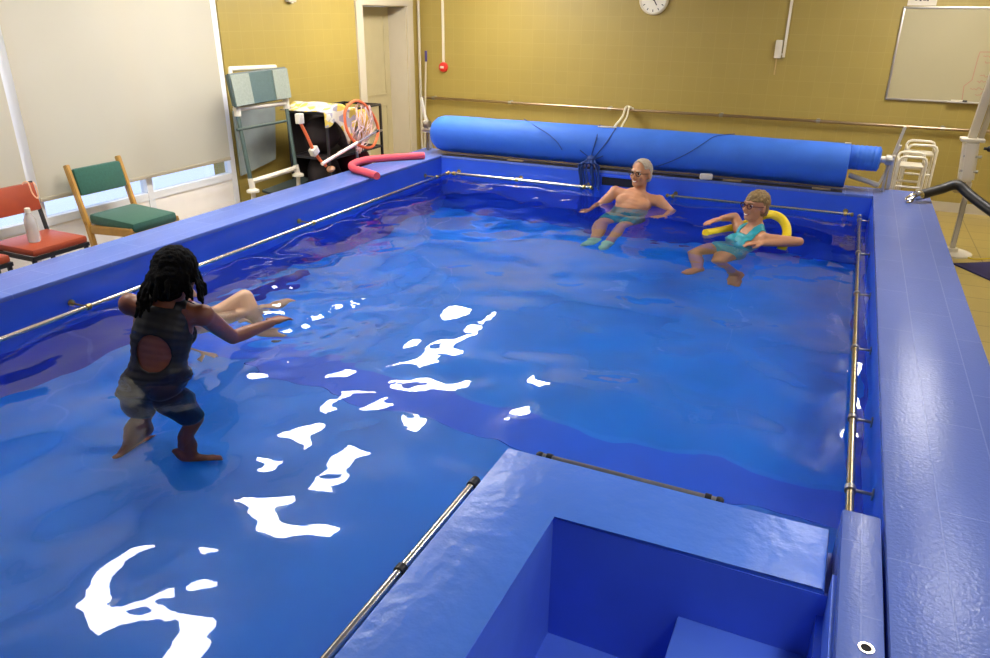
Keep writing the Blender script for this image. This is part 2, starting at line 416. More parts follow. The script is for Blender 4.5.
# top plates carry the joint pattern
deck = struct(MB().box((DX0, YF, DZ-.03), (PX0, DY1, DZ), .01).box((PX1, YF, DZ-.03), (DX1, DY1, DZ), .01)
              .box((PX0-.005, PY1, DZ-.03), (PX1+.005, DY1, DZ), .01).box((PX0-.005, YF, DZ-.03), (PX1+.005, PY0, DZ), .01).build('pool_deck', 'deck'), 'glossy blue painted deck around the pool', 'pool deck')
dw = MB()
dw.box((DX0+.004, YF, 0), (PX0-.003, DY1-.004, DZ-.02)).box((PX1+.003, YF, 0), (DX1-.004, DY1-.004, DZ-.02))
dw.box((PX0-.003, PY1+.003, 0), (PX1+.003, DY1-.004, DZ-.02)).box((PX0-.003, YF, 0), (PX1+.003, PY0-.003, DZ-.02))
dw.build('deck_side', 'deck_side', deck, smooth=False)
bs = MB()
BZ2 = -1.15
bs.quad((PX0, PY0, BZ), (PX1, PY0, BZ), (PX1, 3.4, BZ), (PX0, 3.4, BZ)); bs.quad((PX0, 3.4, BZ), (PX1, 3.4, BZ), (PX1, PY1, BZ2), (PX0, PY1, BZ2))
basin = struct(bs.build('pool_basin', 'basin', smooth=False, normals=False), 'blue painted pool floor under the water', 'pool')
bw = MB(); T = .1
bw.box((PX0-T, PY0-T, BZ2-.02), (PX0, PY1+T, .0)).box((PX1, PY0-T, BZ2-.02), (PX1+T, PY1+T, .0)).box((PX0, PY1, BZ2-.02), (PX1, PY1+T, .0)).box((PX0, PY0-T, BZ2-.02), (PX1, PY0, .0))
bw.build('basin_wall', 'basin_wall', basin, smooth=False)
MB().box((PX0+.01, 3.05, BZ), (PX1-.01, 3.36, BZ+.004)).build('floor_stripe', 'band', basin, smooth=False)

bk = MB()
bk.prism([(BX0, PY0, BT-.5), (RX0, PY0, BT-.5), (RX0, RY1, BT-.5), (BX1, RY1, BT-.5), (BX1, BY1, BT-.5), (BX0, BY1, BT-.5)], (0, 0, .5))
bmesh.ops.bevel(bk.bm, geom=[e_ for e_ in bk.bm.edges if min(v.co.z for v in e_.verts) > BT-.01], offset=.009, segments=2, affect='EDGES', profile=.6)
blk = struct(bk.build('entry_block', 'block'), 'blue painted raised block walling in the entry steps', 'entry block')
MB().box((BX0+.006, PY0, BZ), (RX0-.004, BY1-.006, BT-.1)).box((RX0-.02, RY1+.004, BZ), (BX1-.004, BY1-.006, BT-.1)).box((BX1-.01, 1.0, BZ), (PX1, BY1-.006, .3)).build('block_wall', 'deck_side', blk, smooth=False)
we = MB(); 
we.box((RX0-.02, PY0, RB-.06), (.2, RY1+.02, RB))                      # well floor
we.box((RX0-.01, PY0, RB), (RX0+.003, RY1+.01, BT-.012))               # left lining
we.box((RX0, RY1-.003, RB), (.19, RY1+.01, BT-.012))                   # far lining
we.box((.183, PY0, RB), (.2, RY1+.02, BT+.05))                         # right lining under the kerb
we.build('well_lining', 'well', blk, smooth=False)
MB().box((-.216, .9, RB), (.184, RY1-.002, .14), .008).build('entry_step', 'well', blk)
kb = struct(MB().box((.195, PY0, .2), (.305, BY1, DZ-.008), .009).build('kerb', 'deck'), 'low blue kerb between the entry steps and right deck', 'kerb')
MB().lathe((.262, 1.612, DZ-.0085), [(.019, 0), (.019, .004), (.0125, .004), (.0125, -.004)], seg=24).build('drain_ring', 'steel', kb)
MB().lathe((.262, 1.612, DZ-.0083), [(.012, 0), (.012, .001)], seg=20).build('drain_hole', 'dark', kb)
# skimmer slot in the far pool wall
sk = thing('skimmer', (-1.87, PY1-.002, .31), 'dark skimmer slot in the far pool wall behind the grey-haired bather', 'skimmer')
MB().box((-2.08, PY1-.006, .34), (-1.66, PY1+.0, .42)).build('opening', 'dark', sk, smooth=False)
fr = MB()
for a, b in (((-2.11, PY1-.012, .4205), (-1.63, PY1, .44)), ((-2.11, PY1-.011, .33), (-2.0805, PY1, .42)), ((-1.6595, PY1-.011, .33), (-1.63, PY1, .42))): fr.box(a, b, .003)
fr.build('surround', 'deck_side', sk)

# ------------------------------------------------------------------ water
def ripple(x, y):
    z = 0; ddx = 0
    for (kx, ky, a, p) in WAVES: z += a*math.sin(kx*x + ky*y + p)
    # calmer towards the far right, rougher by the therapist
    c = .55 + .45*min(1, max(0, (5.8-y)/2.0))
    if x > -.6: c *= .75
    z *= c
    for (cx, cy, amp, lam, fall) in RINGS:
        d = math.hypot(x-cx, y-cy)
        z += amp*math.sin(2*PI*d/lam)*math.exp(-d/fall)
    # choppy patch
    d = math.hypot(x+2.75, y-3.15)
    ch = math.exp(-(d/.55)**2)
    if ch > .02: z += ch*.02*(mnoise.noise(V((x*7, y*7, 0)))+.5*mnoise.noise(V((x*15, y*15, 4))))
    return z
WAVES = []
rs = random.Random(23)
for i in range(26):
    lam = .24*(1.15**(i % 13)) * rs.uniform(.9, 1.1)
    th = math.radians(rs.gauss(25, 48)); k = 2*PI/lam
    slope = .028*rs.uniform(.6, 1.1)
    WAVES.append((k*math.cos(th), k*math.sin(th), slope/k, rs.uniform(0, 2*PI)))
RINGS = [(-2.72, 2.28, .007, .16, .24), (-1.55, 6.3, .004, .22, .3), (-.55, 5.85, .004, .22, .3), (-2.7, 2.98, .008, .13, .3)]
wm = MB(); st = .024
nx = int((PX1-PX0)/st); ny = int((PY1-PY0)/st); grid = {}
for i in range(nx+1):
    for j in range(ny+1):
        x = PX0 + (PX1-PX0)*i/nx; y = PY0 + (PY1-PY0)*j/ny
        if x > BX0+.06 and y < BY1-.06: continue
        grid[i, j] = wm.bm.verts.new((x, y, WZ + ripple(x, y)))
for i in range(nx):
    for j in range(ny):
        q = [(i, j), (i+1, j), (i+1, j+1), (i, j+1)]
        if all(k in grid for k in q): wm.bm.faces.new([grid[k] for k in q])
tag(wm.build('pool_water', 'water', ang=0, normals=False), 'rippling clear blue water filling the pool', 'water', None, 'stuff')

# ------------------------------------------------------------------ grab rails
def grab_rail(p, q, wall, ts, r, label, m='steel', bm_='brass'):
    p, q = V(p), V(q); t = thing('grab_rail', (p+q)/2, label, 'handrail', 'steel grab rails along the pool walls')
    MB().tube([p, q], r, 12).build('rail_tube', m, t)
    wall = V(wall)
    for k in ts:
        c = p.lerp(q, k)
        d = (q-p).normalized()
        b = MB().tube([c, c+wall], r*.42, 8).lathe(c-d*r*.9, [(r*1.35, 0), (r*1.35, r*1.8)], d, 12)
        b.lathe(c+wall*.93, [(r*1.5, 0), (r*1.5, wall.length*.05+.001)], wall, 12)
        b.build('bracket', bm_, t)
    for e_, s in ((p, -1), (q, 1)):
        d = (q-p).normalized()*s
        MB().lathe(e_, [(r*1.05, -.005), (r*1.25, 0), (r*1.25, .012), (r*.7, .02)], d, 12).build('end_cap', bm_, t)
RZ = .325
grab_rail((PX0+.14, .3, RZ), (PX0+.14, 6.9, RZ), (-.14, 0, 0), (.05, .35, .66, .97), .014, 'long bright steel grab rail along the left pool wall below the chairs', 'steel')
grab_rail((PX0+.15, PY1-.11, RZ), (-2.16, PY1-.11, RZ), (0, .11, 0), (.04, .5, .96), .016, 'steel grab rail on the far pool wall left of the blue cords')
grab_rail((-1.40, PY1-.11, RZ), (PX1-.14, PY1-.11, RZ), (0, .11, 0), (.03, .5, .97), .014, 'steel grab rail on the far pool wall behind the bather with the yellow noodle')
grab_rail((PX1-.075, 2.23, RZ), (PX1-.075, 6.9, RZ), (.075, 0, 0), (.07, .19, .36, .55, .75, .97), .015, 'brassy steel grab rail along the right pool wall', mat('brassy_steel', (.60, .50, .30, 1), .25, 1, var=.08), 'steel_dull')
grab_rail((BX0-.052, .2, RZ+.0), (BX0-.052, 2.02, RZ), (.052, 0, 0), (.3, .72, .99), .014, 'worn steel grab rail along the left side of the entry block', 'steel', 'black')
grab_rail((BX0+.12, BY1+.04, .357), (BX1-.35, BY1+.04, .357), (0, -.04, 0), (.05, .95), .012, 'dark grab rail along the far edge of the entry block', 'steel_dull', 'black')
# wall handrail
p, q = V((XL+.02, YB-.06, .845)), V((1.9, YB-.06, .845))
t = thing('wall_handrail', (-1.6, YB-.06, .845), 'long brown metal handrail fixed along the yellow back wall', 'handrail')
MB().tube([p, q], .016, 10).build('rail_tube', mat('bronze_rail', (.40, .30, .2, 1), .3, 1, var=.05), t)
for x in (-5.0, -3.9, -2.6, -1.3, -.28, .9): MB().tube([(x, YB-.06, .845), (x, YB, .845)], .009, 8).lathe((x, YB-.006, .845), [(.026, 0), (.026, .006)], (0, 1, 0), 14).lathe((x-.02, YB-.06, .845), [(.021, 0), (.021, .04)], (1, 0, 0), 12).build('bracket', 'steel_dull', t)

# ================================================================== POOL COVER ROLLER
RY, RZc, RR = 7.255, .682, .192
t = thing('cover_reel', (-1.9, RY, DZ), 'long blue foam pool cover rolled on its reel behind the pool', 'pool cover')
rl = MB(); prof = []
xs = [(-4.02, .10), (-4.035, .135), (-3.99, .172), (-3.93, .188), (-3.8, RR)] + [(-3.8+.25*i, RR) for i in range(1, 16)] + [(.06, RR), (.075, RR*.985), (.08, .1)]
seg = 48; rings = []
for (x, r) in xs:
    ring = []
    for j in range(seg):
        a = 2*PI*j/seg
        rr = r*(1 + .012*math.sin(3*a+x*1.7) + .008*math.sin(x*9+2*a))
        sag = -.012*math.sin(a)**2 if math.sin(a) < 0 else 0
        ring.append(rl.bm.verts.new((x, RY + rr*math.cos(a), RZc + rr*math.sin(a)*.985 + sag*0)))
    rings.append(ring)
for A, B in zip(rings, rings[1:]):
    for j in range(seg): rl.bm.faces.new((A[j], A[(j+1) % seg], B[(j+1) % seg], B[j]))
rl.bm.faces.new(rings[0]); rl.bm.faces.new(rings[-1][::-1])
rl.build('rolled_cover', 'cover', t)
r2 = MB().lathe((.07, RY, .757), [(.085, 0)] + [(.104+.003*math.sin(i*2.2), .01+i*.0125) for i in range(19)] + [(.08, .25)], (1, 0, 0), 32)
r2.build('inner_roll', 'cover', t)
MB().tube([(-4.2, RY, .70), (.42, RY, .757)], .03, 12).build('axle', 'alu', t)
def reel_stand(x, sgn, label):
    s = MB()
    s.bar((x, RY, .485), (x, RY, .80), .035, .02, .003)
    s.build('upright', 'steel_dull', t)
    MB().bar((x+sgn*.07, RY+.42, .02), (x+sgn*.03, RY-.02, .80), .03, .022, .004).bar((x+sgn*.02, RY+.02, .74), (x+sgn*.07, RY-.0, 1.04), .035, .022, .004).bar((x-sgn*.03, RY+.2, .5), (x+sgn*.07, RY+.05, .88), .022, .018, .003).build('brace', 'white', t)
    MB().lathe((x-.025, RY, .757), [(.045, 0), (.045, .05)], (1, 0, 0), 18).build('bearing', 'steel_dull', t)
reel_stand(.385, 1, ''); reel_stand(-4.14, -1, '')
MB().bar((.10, RY+.05, .60), (.35, RY-.02, .545), .025, .028, .004).bar((.10, RY+.12, .57), (.35, RY+.05, .515), .02, .02, .003).build('foot_bar', 'white', t)
# pale tags on the roll
for (x0, x1, a) in ((-2.2, -2.02, 1.75), (.02, .07, 1.6)):
    MB().box((x0, RY+math.cos(a)*RR-.02, RZc+math.sin(a)*RR*.985-.002), (x1, RY+math.cos(a)*RR+.02, RZc+math.sin(a)*RR*.985+.006), .002).build('tag', 'white', t)

def on_roll(px, py_, lift=.006):
    """point on the roll's front where the sight line meets it"""
    d = ray(px, py_).normalized(); o_ = V((0, 0, CAMZ)); R_ = RR*1.015+lift
    oy, oz = o_.y-RY, o_.z-RZc; A_ = d.y**2+d.z**2; B_ = oy*d.y+oz*d.z; C_ = oy*oy+oz*oz-R_*R_
    D = B_*B_-A_*C_
    if D < 0: k = -B_/A_
    else: k = (-B_-math.sqrt(D))/A_
    return o_+d*k
def cord_on_roll(pts, r, label, name='cord', m='bluecord', cat='cord', grp=None):
    P = smooth_pts([on_roll(*p) for p in pts], 5); P = [q if (q.y-RY)**2+(q.z-RZc)**2 > (RR*1.015)**2 else q for q in P]
    return tag(MB().tube(P, r, 6).build(name, m), label, cat, grp)
cord_on_roll([(524, 119), (537, 127), (548, 134), (557, 142), (562, 150)], .004, 'thin dark cord lying across the left half of the rolled cover')
cord_on_roll([(655, 167), (672, 161), (690, 152), (704, 143), (716, 136), (735, 134)], .004, 'thin dark cord curving over the rolled cover between the two bathers')
# bundle of blue cords knotted on the roll, hanging over the pool wall
t = thing('cord_bundle', on_roll(590, 160), 'knotted bundle of blue cords hanging from the rolled cover over the far pool wall', 'cord')
b1 = MB()
for (pts) in ([(600, 125), (596, 140), (591, 157)], [(616, 128), (606, 143), (594, 158)], [(580, 150), (586, 155), (593, 160)], [(603, 156), (598, 158), (592, 161)]):
    b1.tube(smooth_pts([on_roll(*p) for p in pts], 4), .0055, 6)
b1.build('tie_cord', 'bluecord', t)
kn = on_roll(591, 159, .03)
MB().ell(kn, (.035, .03, .03)).tube([kn+V((.035*math.cos(a), .0, .025*math.sin(a))) for a in [i*PI/6 for i in range(12)]], .012, 6, True).build('knot', 'bluecord', t)
rc = random.Random(3)
for k in range(20):
    o1 = (rc.uniform(-.075, .075))
    top = kn+V((o1*.5, rc.uniform(-.02, .01), -.01)); L_ = rc.uniform(.15, .27)
    mid = V((kn.x+o1*1.4-.01, PY1-.02-rc.uniform(0, .03), .47)); low = V((kn.x+o1*1.3, PY1-.02-rc.uniform(.0, .03), kn.z-L_-.05))
    MB().tube(smooth_pts([top, top+V((o1*.4, -.05, -.02)), mid+V((0, 0, .05)), mid, low+V((.01, 0, .03)), low], 5), .0075, 6).build('cord_strand', 'bluecord', t)
# white strap between handrail and reel
a = py(626, 107, YB-.08); b = py(614, 128, RY+.14)
tag(MB().tube(smooth_pts([a+V((.06, 0, .0)), a, a.lerp(b, .5)+V((.02, 0, .0)), b+V((.0, 0, .0)), b+V((0, -.02, -.12))], 6), .012, 8).tube(smooth_pts([a+V((.09, 0, -.01)), a+V((.04, 0, -.01)), a.lerp(b, .5)+V((.07, 0, 0)), b+V((.07, 0, 0)), b+V((.06, -.02, -.12))], 6), .01, 8).build('white_strap', 'whitecord'), 'white strap looped from the wall handrail down behind the rolled cover', 'strap')
tag(MB().box((-3.86, PY1+.004, DZ-.001), (.07, PY1+.085, DZ+.008), .003).build('roll_shade_strip', mat('dark_roll_shade', srgb(40, 34, 34), .7, var=.15, vscale=9)), 'dark painted shade strip along the deck edge under the rolled cover', 'painted shade')  # dark brown strip puts the roll's shade on the deck into colour
for x_, w_, l_ in ((-3.02, .17, 'pale flat batten under the left third of the rolled cover'), (-.86, .16, 'pale flat batten under the roll just right of the small white box'), (-.10, .15, 'pale flat batten under the right end of the rolled cover')):
    tag(MB().box((x_-w_/2, PY1+.006, DZ+.0085), (x_+w_/2, PY1+.05, DZ+.018), .002).build('wooden_batten', mat('pale_batten', srgb(150, 132, 104), .6, var=.1)), l_, 'batten', 'battens under the rolled cover')
# small white box left under the roll
c = py(706, 177, RY-.2)
tag(MB().box((c.x-.055, RY-.23, DZ+.009), (c.x+.055, RY-.165, DZ+.058), .01, Matrix.Rotation(.3, 3, 'Z')).build('small_box', 'white'), 'small white plastic box on the deck under the rolled cover', 'box')
for (px_, w_) in ((468, .16), (740, .1), (775, .11), (828, .12)):
    pass

# ================================================================== FOAM NOODLES
pts = [(-3.79, 5.61, .513), (-3.93, 5.66, .513), (-4.07, 5.74, .513), (-4.155, 5.88, .513), (-4.15, 6.06, .513), (-4.10, 6.25, .513), (-4.03, 6.5, .513), (-3.95, 6.72, .513), (-3.905, 6.84, .513)]
pts = [pz(377, 176, .515), pz(365, 172, .515), pz(354, 169, .515), pz(352.5, 164.5, .515), pz(366, 160, .515), pz(390, 157.6, .515), pz(424, 155.5, .515)]
tag(MB().tube(smooth_pts(pts, 6), .035, 14).build('pool_noodle', 'pink'), 'pink foam noodle bent in a hook on the left deck corner', 'pool noodle')

# ================================================================== CHAIRS
def R3(ax, a): return Matrix.Rotation(a, 3, ax)
def green_chair(loc):
    t = thing('easy_chair', loc, 'wooden chair with green padded seat and backrest against the cream blind', 'chair')
    X, Y, _ = loc
    # chair faces +x ; loc = centre on floor
    w, d = .27, .27
    MB().box((X-.19, Y-.205, .385), (X+.27, Y+.205, .465), .03, R3('Y', .05)).build('seat', 'greenfab', t)
    rot = R3('Y', -.23)
    bk = MB().box((X-.285, Y-.205, .60), (X-.225, Y+.205, .80), .025, R3('Y', -.20))
    bk.build('backrest', 'greenfab', t)
    for s in (-1, 1):
        MB().bar((X-.13, Y+s*.222, 0), (X-.19, Y+s*.222, .42), .032, .045, .005).bar((X-.19, Y+s*.222, .40), (X-.29, Y+s*.222, .83), .032, .042, .005).build('leg', 'wood', t)
        MB().bar((X+.24, Y+s*.212, 0), (X+.24, Y+s*.212, .40), .038, .04, .005).build('leg', 'wood', t)
        MB().bar((X-.19, Y+s*.214, .36), (X+.26, Y+s*.214, .385), .03, .06, .005).bar((X-.15, Y+s*.214, .16), (X+.24, Y+s*.214, .18), .024, .035, .005).build('side_rail', 'wood', t)
    MB().bar((X+.245, Y-.21, .375), (X+.245, Y+.21, .375), .055, .03, .005, (1, 0, 0)).build('seat_rail', 'wood', t); MB().bar((X-.19, Y-.21, .36), (X-.19, Y+.21, .36), .05, .03, .005, (1, 0, 0)).build('seat_rail', 'wood', t)
    return t
green_chair((-4.83, 3.875, 0))
def orange_chair(loc, label):
    t = thing('stacking_chair', loc, label, 'chair', 'orange vinyl chairs by the blinds')
    X, Y, _ = loc
    MB().box((X-.2, Y-.20, .405), (X+.21, Y+.20, .455), .02).build('seat', 'orangevinyl', t)
    MB().box((X-.262, Y-.21, .585), (X-.222, Y+.21, .775), .018, R3('Y', -.17)).build('backrest', 'orangevinyl', t)
    for s in (-1, 1):
        MB().bar((X-.22, Y+s*.2, 0), (X-.19, Y+s*.2, .41), .024, .024, .003).bar((X-.19, Y+s*.2, .40), (X-.27, Y+s*.205, .78), .024, .02, .003).build('leg', 'blackmetal', t)
        MB().bar((X+.2, Y+s*.19, 0), (X+.19, Y+s*.19, .40), .024, .024, .003).build('leg', 'blackmetal', t)
    MB().bar((X-.2, Y-.2, .392), (X+.205, Y-.2, .392), .02, .024).bar((X-.2, Y+.2, .392), (X+.205, Y+.2, .392), .02, .024).bar((X+.2, Y-.2, .392), (X+.2, Y+.2, .392), .02, .024).bar((X-.2, Y-.2, .392), (X-.2, Y+.2, .392), .02, .024).build('seat_frame', 'blackmetal', t)
    return t
oc = orange_chair((-4.80, 3.12, 0), 'orange vinyl chair with black legs next to the green chair')
o2 = copy_tree(oc); o2.location = (-4.84, 2.60, 0); o2['label'] = 'orange vinyl chair cut off by the left picture edge'
# bottle on the orange chair, cord over its back
c = V((-4.76, 3.06, .456))
t = thing('water_bottle', c, 'pale translucent plastic bottle lying against the orange chair seat', 'bottle')
MB().lathe(c, [(.034, 0), (.038, .01), (.038, .12), (.036, .15), (.02, .185), (.017, .2)], (.0, -.0, 1), 20).build('bottle_body', 'clearbottle', t)
MB().lathe(c, [(.0185, .195), (.0185, .222), (.015, .226)], (0, 0, 1), 16).build('cap', 'white', t)
pts = [(-5.03, 3.24, .775), (-5.02, 3.25, .79), (-4.985, 3.255, .79), (-4.975, 3.26, .72), (-4.972, 3.28, .68), (-4.972, 3.295, .69), (-4.978, 3.30, .75), (-5.0, 3.30, .785)]
tag(MB().tube(smooth_pts(pts, 5), .005, 6).build('cord_loop', mat('pink_cord', srgb(240, 196, 160), .6, var=0)), 'pale pink cord loop hung over the orange chair back', 'cord')

# ================================================================== PVC SHOWER CHAIR leaning on the yellow wall
t = thing('pvc_recliner', (-4.75, 5.35, 0), 'folded pool recliner of white and green pipes with green mesh, leaning on the yellow wall', 'recliner')
XW = -4.78
def P(px_, y_, X=None): return pxx(px_, y_, XW if X is None else X)
def xw(y_): return -4.93 + .0022*(y_-64)*1.0   # leans: top against the wall, foot out
def Q(px_, y_): return pxx(px_, y_, xw(y_))
tl, tr = Q(230, 69), Q(275, 67); tl2, tr2 = Q(231, 76), Q(277, 74)
MB().tube([tl2, tl, tr, tr2], .022, 10).build('top_pipe', 'pvc', t)
ml, mr = Q(237, 109), Q(286, 103)
MB().tube([ml+V((0, -.03, 0)), mr], .022, 10).lathe(ml-V((0, 0, .06)), [(.03, 0), (.03, .11)], (0, 0, 1), 14).lathe(mr-V((0, 0, .05)), [(.03, 0), (.03, .10)], (0, 0, 1), 14).build('middle_pipe', 'pvc', t)
bl, br = Q(251, 182), Q(296, 168); fl_, fr_ = Q(253, 191), Q(298, 175)
MB().tube([bl, br], .023, 10).tube([bl+V((0, 0, .03)), fl_], .026, 10).tube([br+V((0, 0, .03)), fr_], .026, 10).lathe(fl_-V((0, 0, .01)), [(.055, 0), (.055, .018), (.03, .03)], (0, 0, 1), 18).lathe(fr_-V((0, 0, .01)), [(.055, 0), (.055, .018), (.03, .03)], (0, 0, 1), 18).build('foot_pipe', 'pvc', t)
MB().tube([fl_, (fl_.x-.02, fl_.y, .012)], .02, 8).tube([fr_, (fr_.x-.02, fr_.y, .012)], .02, 8).tube([(fl_.x-.02, fl_.y, .012), (fr_.x-.02, fr_.y, .012)], .02, 8).build('base_pipe', 'pvc', t)
MB().tube([ml-V((0, 0, .05)), bl], .019, 10).build('side_pipe', 'greenpipe', t)
MB().tube([mr-V((0, 0, .05)), br], .019, 10).build('side_pipe', 'greenpipe', t)
MB().tube([Q(237, 130), Q(286, 121)], .012, 8).build('cross_pipe', 'greenpipe', t)
pa, pb, pc, pd = Q(225, 75), Q(282, 68), Q(286.5, 97), Q(232, 106)
ms = MB().prism([pa, pb, pc, pd], (.05, 0, 0)); mo = ms.build('mesh_panel', 'mesh_green', t, smooth=False)
for (u0_, u1_) in ((0, .3), (.72, 1)):
    k = lambda u, top: (pa.lerp(pb, u) if top else pd.lerp(pc, u))
    MB().prism([k(u0_, 1)+V((.05, 0, 0)), k(u1_, 1)+V((.05, 0, 0)), k(u1_, 0)+V((.05, 0, 0)), k(u0_, 0)+V((.05, 0, 0))], (.01, 0, 0)).build('mesh_edge', mat('grey_mesh', srgb(132, 140, 128), .6, var=.1, vscale=60), t, smooth=False)
MB().tube([pa+V((.03, 0, 0)), pb+V((.03, 0, 0))], .012, 8).tube([pd+V((.03, 0, 0)), pc+V((.03, 0, 0))], .012, 8).tube([pa+V((.03, 0, 0)), pd+V((.03, 0, 0))], .012, 8).tube([pb+V((.03, 0, 0)), pc+V((.03, 0, 0))], .012, 8).build('mesh_frame', mat('dark_frame', srgb(52, 66, 64), .4, var=0), t)
# grey-blue window light on the wall behind the recliner, painted as a flat sheet
tag(MB().prism([(-5.205, 5.48, .42), (-5.205, 5.98, .50), (-5.21, 6.06, 1.02), (-5.21, 5.48, 1.02)], (.02, 0, 0)).build('window_light_patch', mat('pale_blue_window_light', srgb(150, 160, 158), .5, var=.12, vscale=5), smooth=False), 'pale grey-blue painted window light on the yellow wall behind the folded recliner', 'board')
# dark mat below
tag(MB().prism([pz(283, 196, .30), pz(312, 178, .30), pz(300, 176, .34), pz(262, 190, .34)], (0, 0, -.02)).build('foam_float', mat('dark_float', srgb(52, 62, 58), .6, var=.1)), 'dark flat float lying behind the deck under the recliner', 'float')

# ================================================================== BASKET WITH TOWEL, BAGS, HOOPS
# black wire trolley / basket
bx0, bx1, by0, by1, bz = -4.98, -4.52, 5.98, 6.92, .98
t = thing('equipment_trolley', (-4.75, 6.5, 0), 'dark metal trolley packed with pool gear under a checked towel', 'trolley')
fr = MB()
for x in (bx0, bx1):
    for y in (by0, by1): fr.bar((x, y, .03), (x, y, bz), .022, .022)
for z in (.12, .55, bz):
    for x in (bx0, bx1): fr.bar((x, by0, z), (x, by1, z), .02, .02)
    for y in (by0, by1): fr.bar((bx0, y, z), (bx1, y, z), .02, .02)
fr.build('frame', 'blackmetal', t)
for z in (.12, .55):
    MB().box((bx0, by0, z-.01), (bx1, by1, z)).build('shelf', 'darkbag', t, smooth=False)
MB().box((bx0-.01, by0, .12), (bx0, by1, bz)).build('back_panel', 'darkbag', t, smooth=False)
for x in (bx0, bx1):
    for y in (by0, by1): MB().lathe((x, y, .0), [(.02, 0), (.03, .01), (.03, .05), (.01, .06)], (0, 0, 1), 14).build('castor', 'black', t)
MB().bar((bx1+.02, 6.10, .60), (bx1+.02, 6.9, .72), .018, .018).bar((bx1+.02, 6.42, .25), (bx1+.02, 6.42, 1.0), .02, .02).build('front_bar', 'alu', t)
def lump(c, rad, seed, amp=.18):
    b = MB(); b.ell(c, rad, None, 24, 16); rr = random.Random(seed)
    for v in b.bm.verts:
        d = v.co-V(c); nn = mnoise.noise(v.co*6+V((seed, 0, 0))); v.co = V(c)+d*(1+amp*nn)
    return b
tag(lump((-4.74, 6.19, .35), (.17, .19, .215), 1).build('duffel_bag', 'darkbag'), 'dark bag on the lower shelf at the left of the trolley', 'bag')
tag(lump((-4.74, 6.70, .36), (.18, .2, .22), 2).build('cloth_bag', 'maroon'), 'maroon cloth bag on the lower shelf at the right of the trolley', 'bag')
tag(lump((-4.76, 6.20, .74), (.17, .19, .18), 3).build('storage_bag', 'darkbag'), 'dark bag on the upper shelf below the towel', 'bag')
tag(lump((-4.70, 6.53, .75), (.13, .13, .185), 4, .12).build('drum_bag', 'greycloth'), 'grey cloth bag in the middle of the trolley', 'bag')
tag(lump((-4.70, 6.78, .76), (.13, .13, .19), 5, .12).build('drum_bag', 'drum'), 'ochre cloth bundle at the right end of the trolley', 'bag')
# towel draped over the top: sheet following a profile
tw = MB(); rows = []
NU, NV = 26, 22
for i in range(NU+1):
    u = i/NU; row = []
    y = 5.90 + u*.52
    for j in range(NV+1):
        v = j/NV
        s_d = v*.86
        if s_d < .50: x, z = bx0-.02 + s_d, bz+.025 + .06*math.exp(-((u-.45)/.25)**2)
        else: 
            hang = (s_d-.50)*(.40+.62*math.exp(-((u-.70)/.22)**2)); x, z = bx1+.045+.012*math.sin(u*14), bz+.025+.06*math.exp(-((u-.45)/.25)**2)-hang
        z += .018*mnoise.noise(V((u*5, v*5, 1)))
        row.append(tw.bm.verts.new((x+.012*mnoise.noise(V((u*6, v*6, 3))), y, z)))
    rows.append(row)
for i in range(NU):
    for j in range(NV): tw.bm.faces.new((rows[i][j], rows[i+1][j], rows[i+1][j+1], rows[i][j+1]))
o = tw.build('towel', 'towel', ang=0); sm = o.modifiers.new('s', 'SOLIDIFY'); sm.thickness = .008
tag(o, 'yellow and grey checked towel draped over the trolley top', 'towel')
# orange hoops hanging on the trolley end
def hoop(c, r_, axis, rr, label, m='orange_foam', squash=1.0, tilt=0):
    x, y, z = frame(V(axis)); c = V(c)
    P_ = [c + (y*math.cos(2*PI*i/36)*r_*squash + x*math.sin(2*PI*i/36)*r_) for i in range(36)]
    return tag(MB().tube(P_, rr, 8, True).build('hoop', m), label, 'hoop', 'hoops on the trolley')
hp = smooth_pts([P(352, 102, -4.44), P(345, 112, -4.42), P(347, 130, -4.40), P(356, 143, -4.38), P(368, 148, -4.40), P(375, 143, -4.42), P(378, 128, -4.44), P(371, 112, -4.46), P(361, 102, -4.46)], 5, True)
tag(MB().tube(hp, .014, 8, True).build('hoop', 'orange_foam'), 'large orange hoop hanging at the right end of the trolley', 'hoop')
hp = smooth_pts([P(358, 104, -4.47), P(366, 110, -4.47), P(372, 122, -4.47), P(368, 138, -4.46), P(361, 130, -4.46), P(357, 115, -4.46)], 5, True)
tag(MB().tube(hp, .008, 8, True).build('hoop', mat('pink_white_tube', srgb(236, 196, 180), .5, var=.2, vscale=60)), 'thin pale pink hoop inside the large orange hoop', 'hoop')
# pink and white netting
nb = MB()
rn = random.Random(9)
for k in range(16):
    x0_ = rn.uniform(355, 370); y0_ = rn.uniform(104, 122)
    nb.tube(smooth_pts([P(x0_, y0_, -4.43), P(x0_+rn.uniform(-3, 6), y0_+14, -4.41), P(x0_+rn.uniform(-4, 5), y0_+rn.uniform(20, 28), -4.42), P(359+rn.uniform(-3, 5), 151+rn.uniform(-6, 3), -4.42)], 4), .005, 5)
tag(nb.build('net', mat('pink_white_net', srgb(222, 190, 184), .6, var=.25, vscale=50)), 'tangled pink and white net hanging by the orange hoop', 'net')
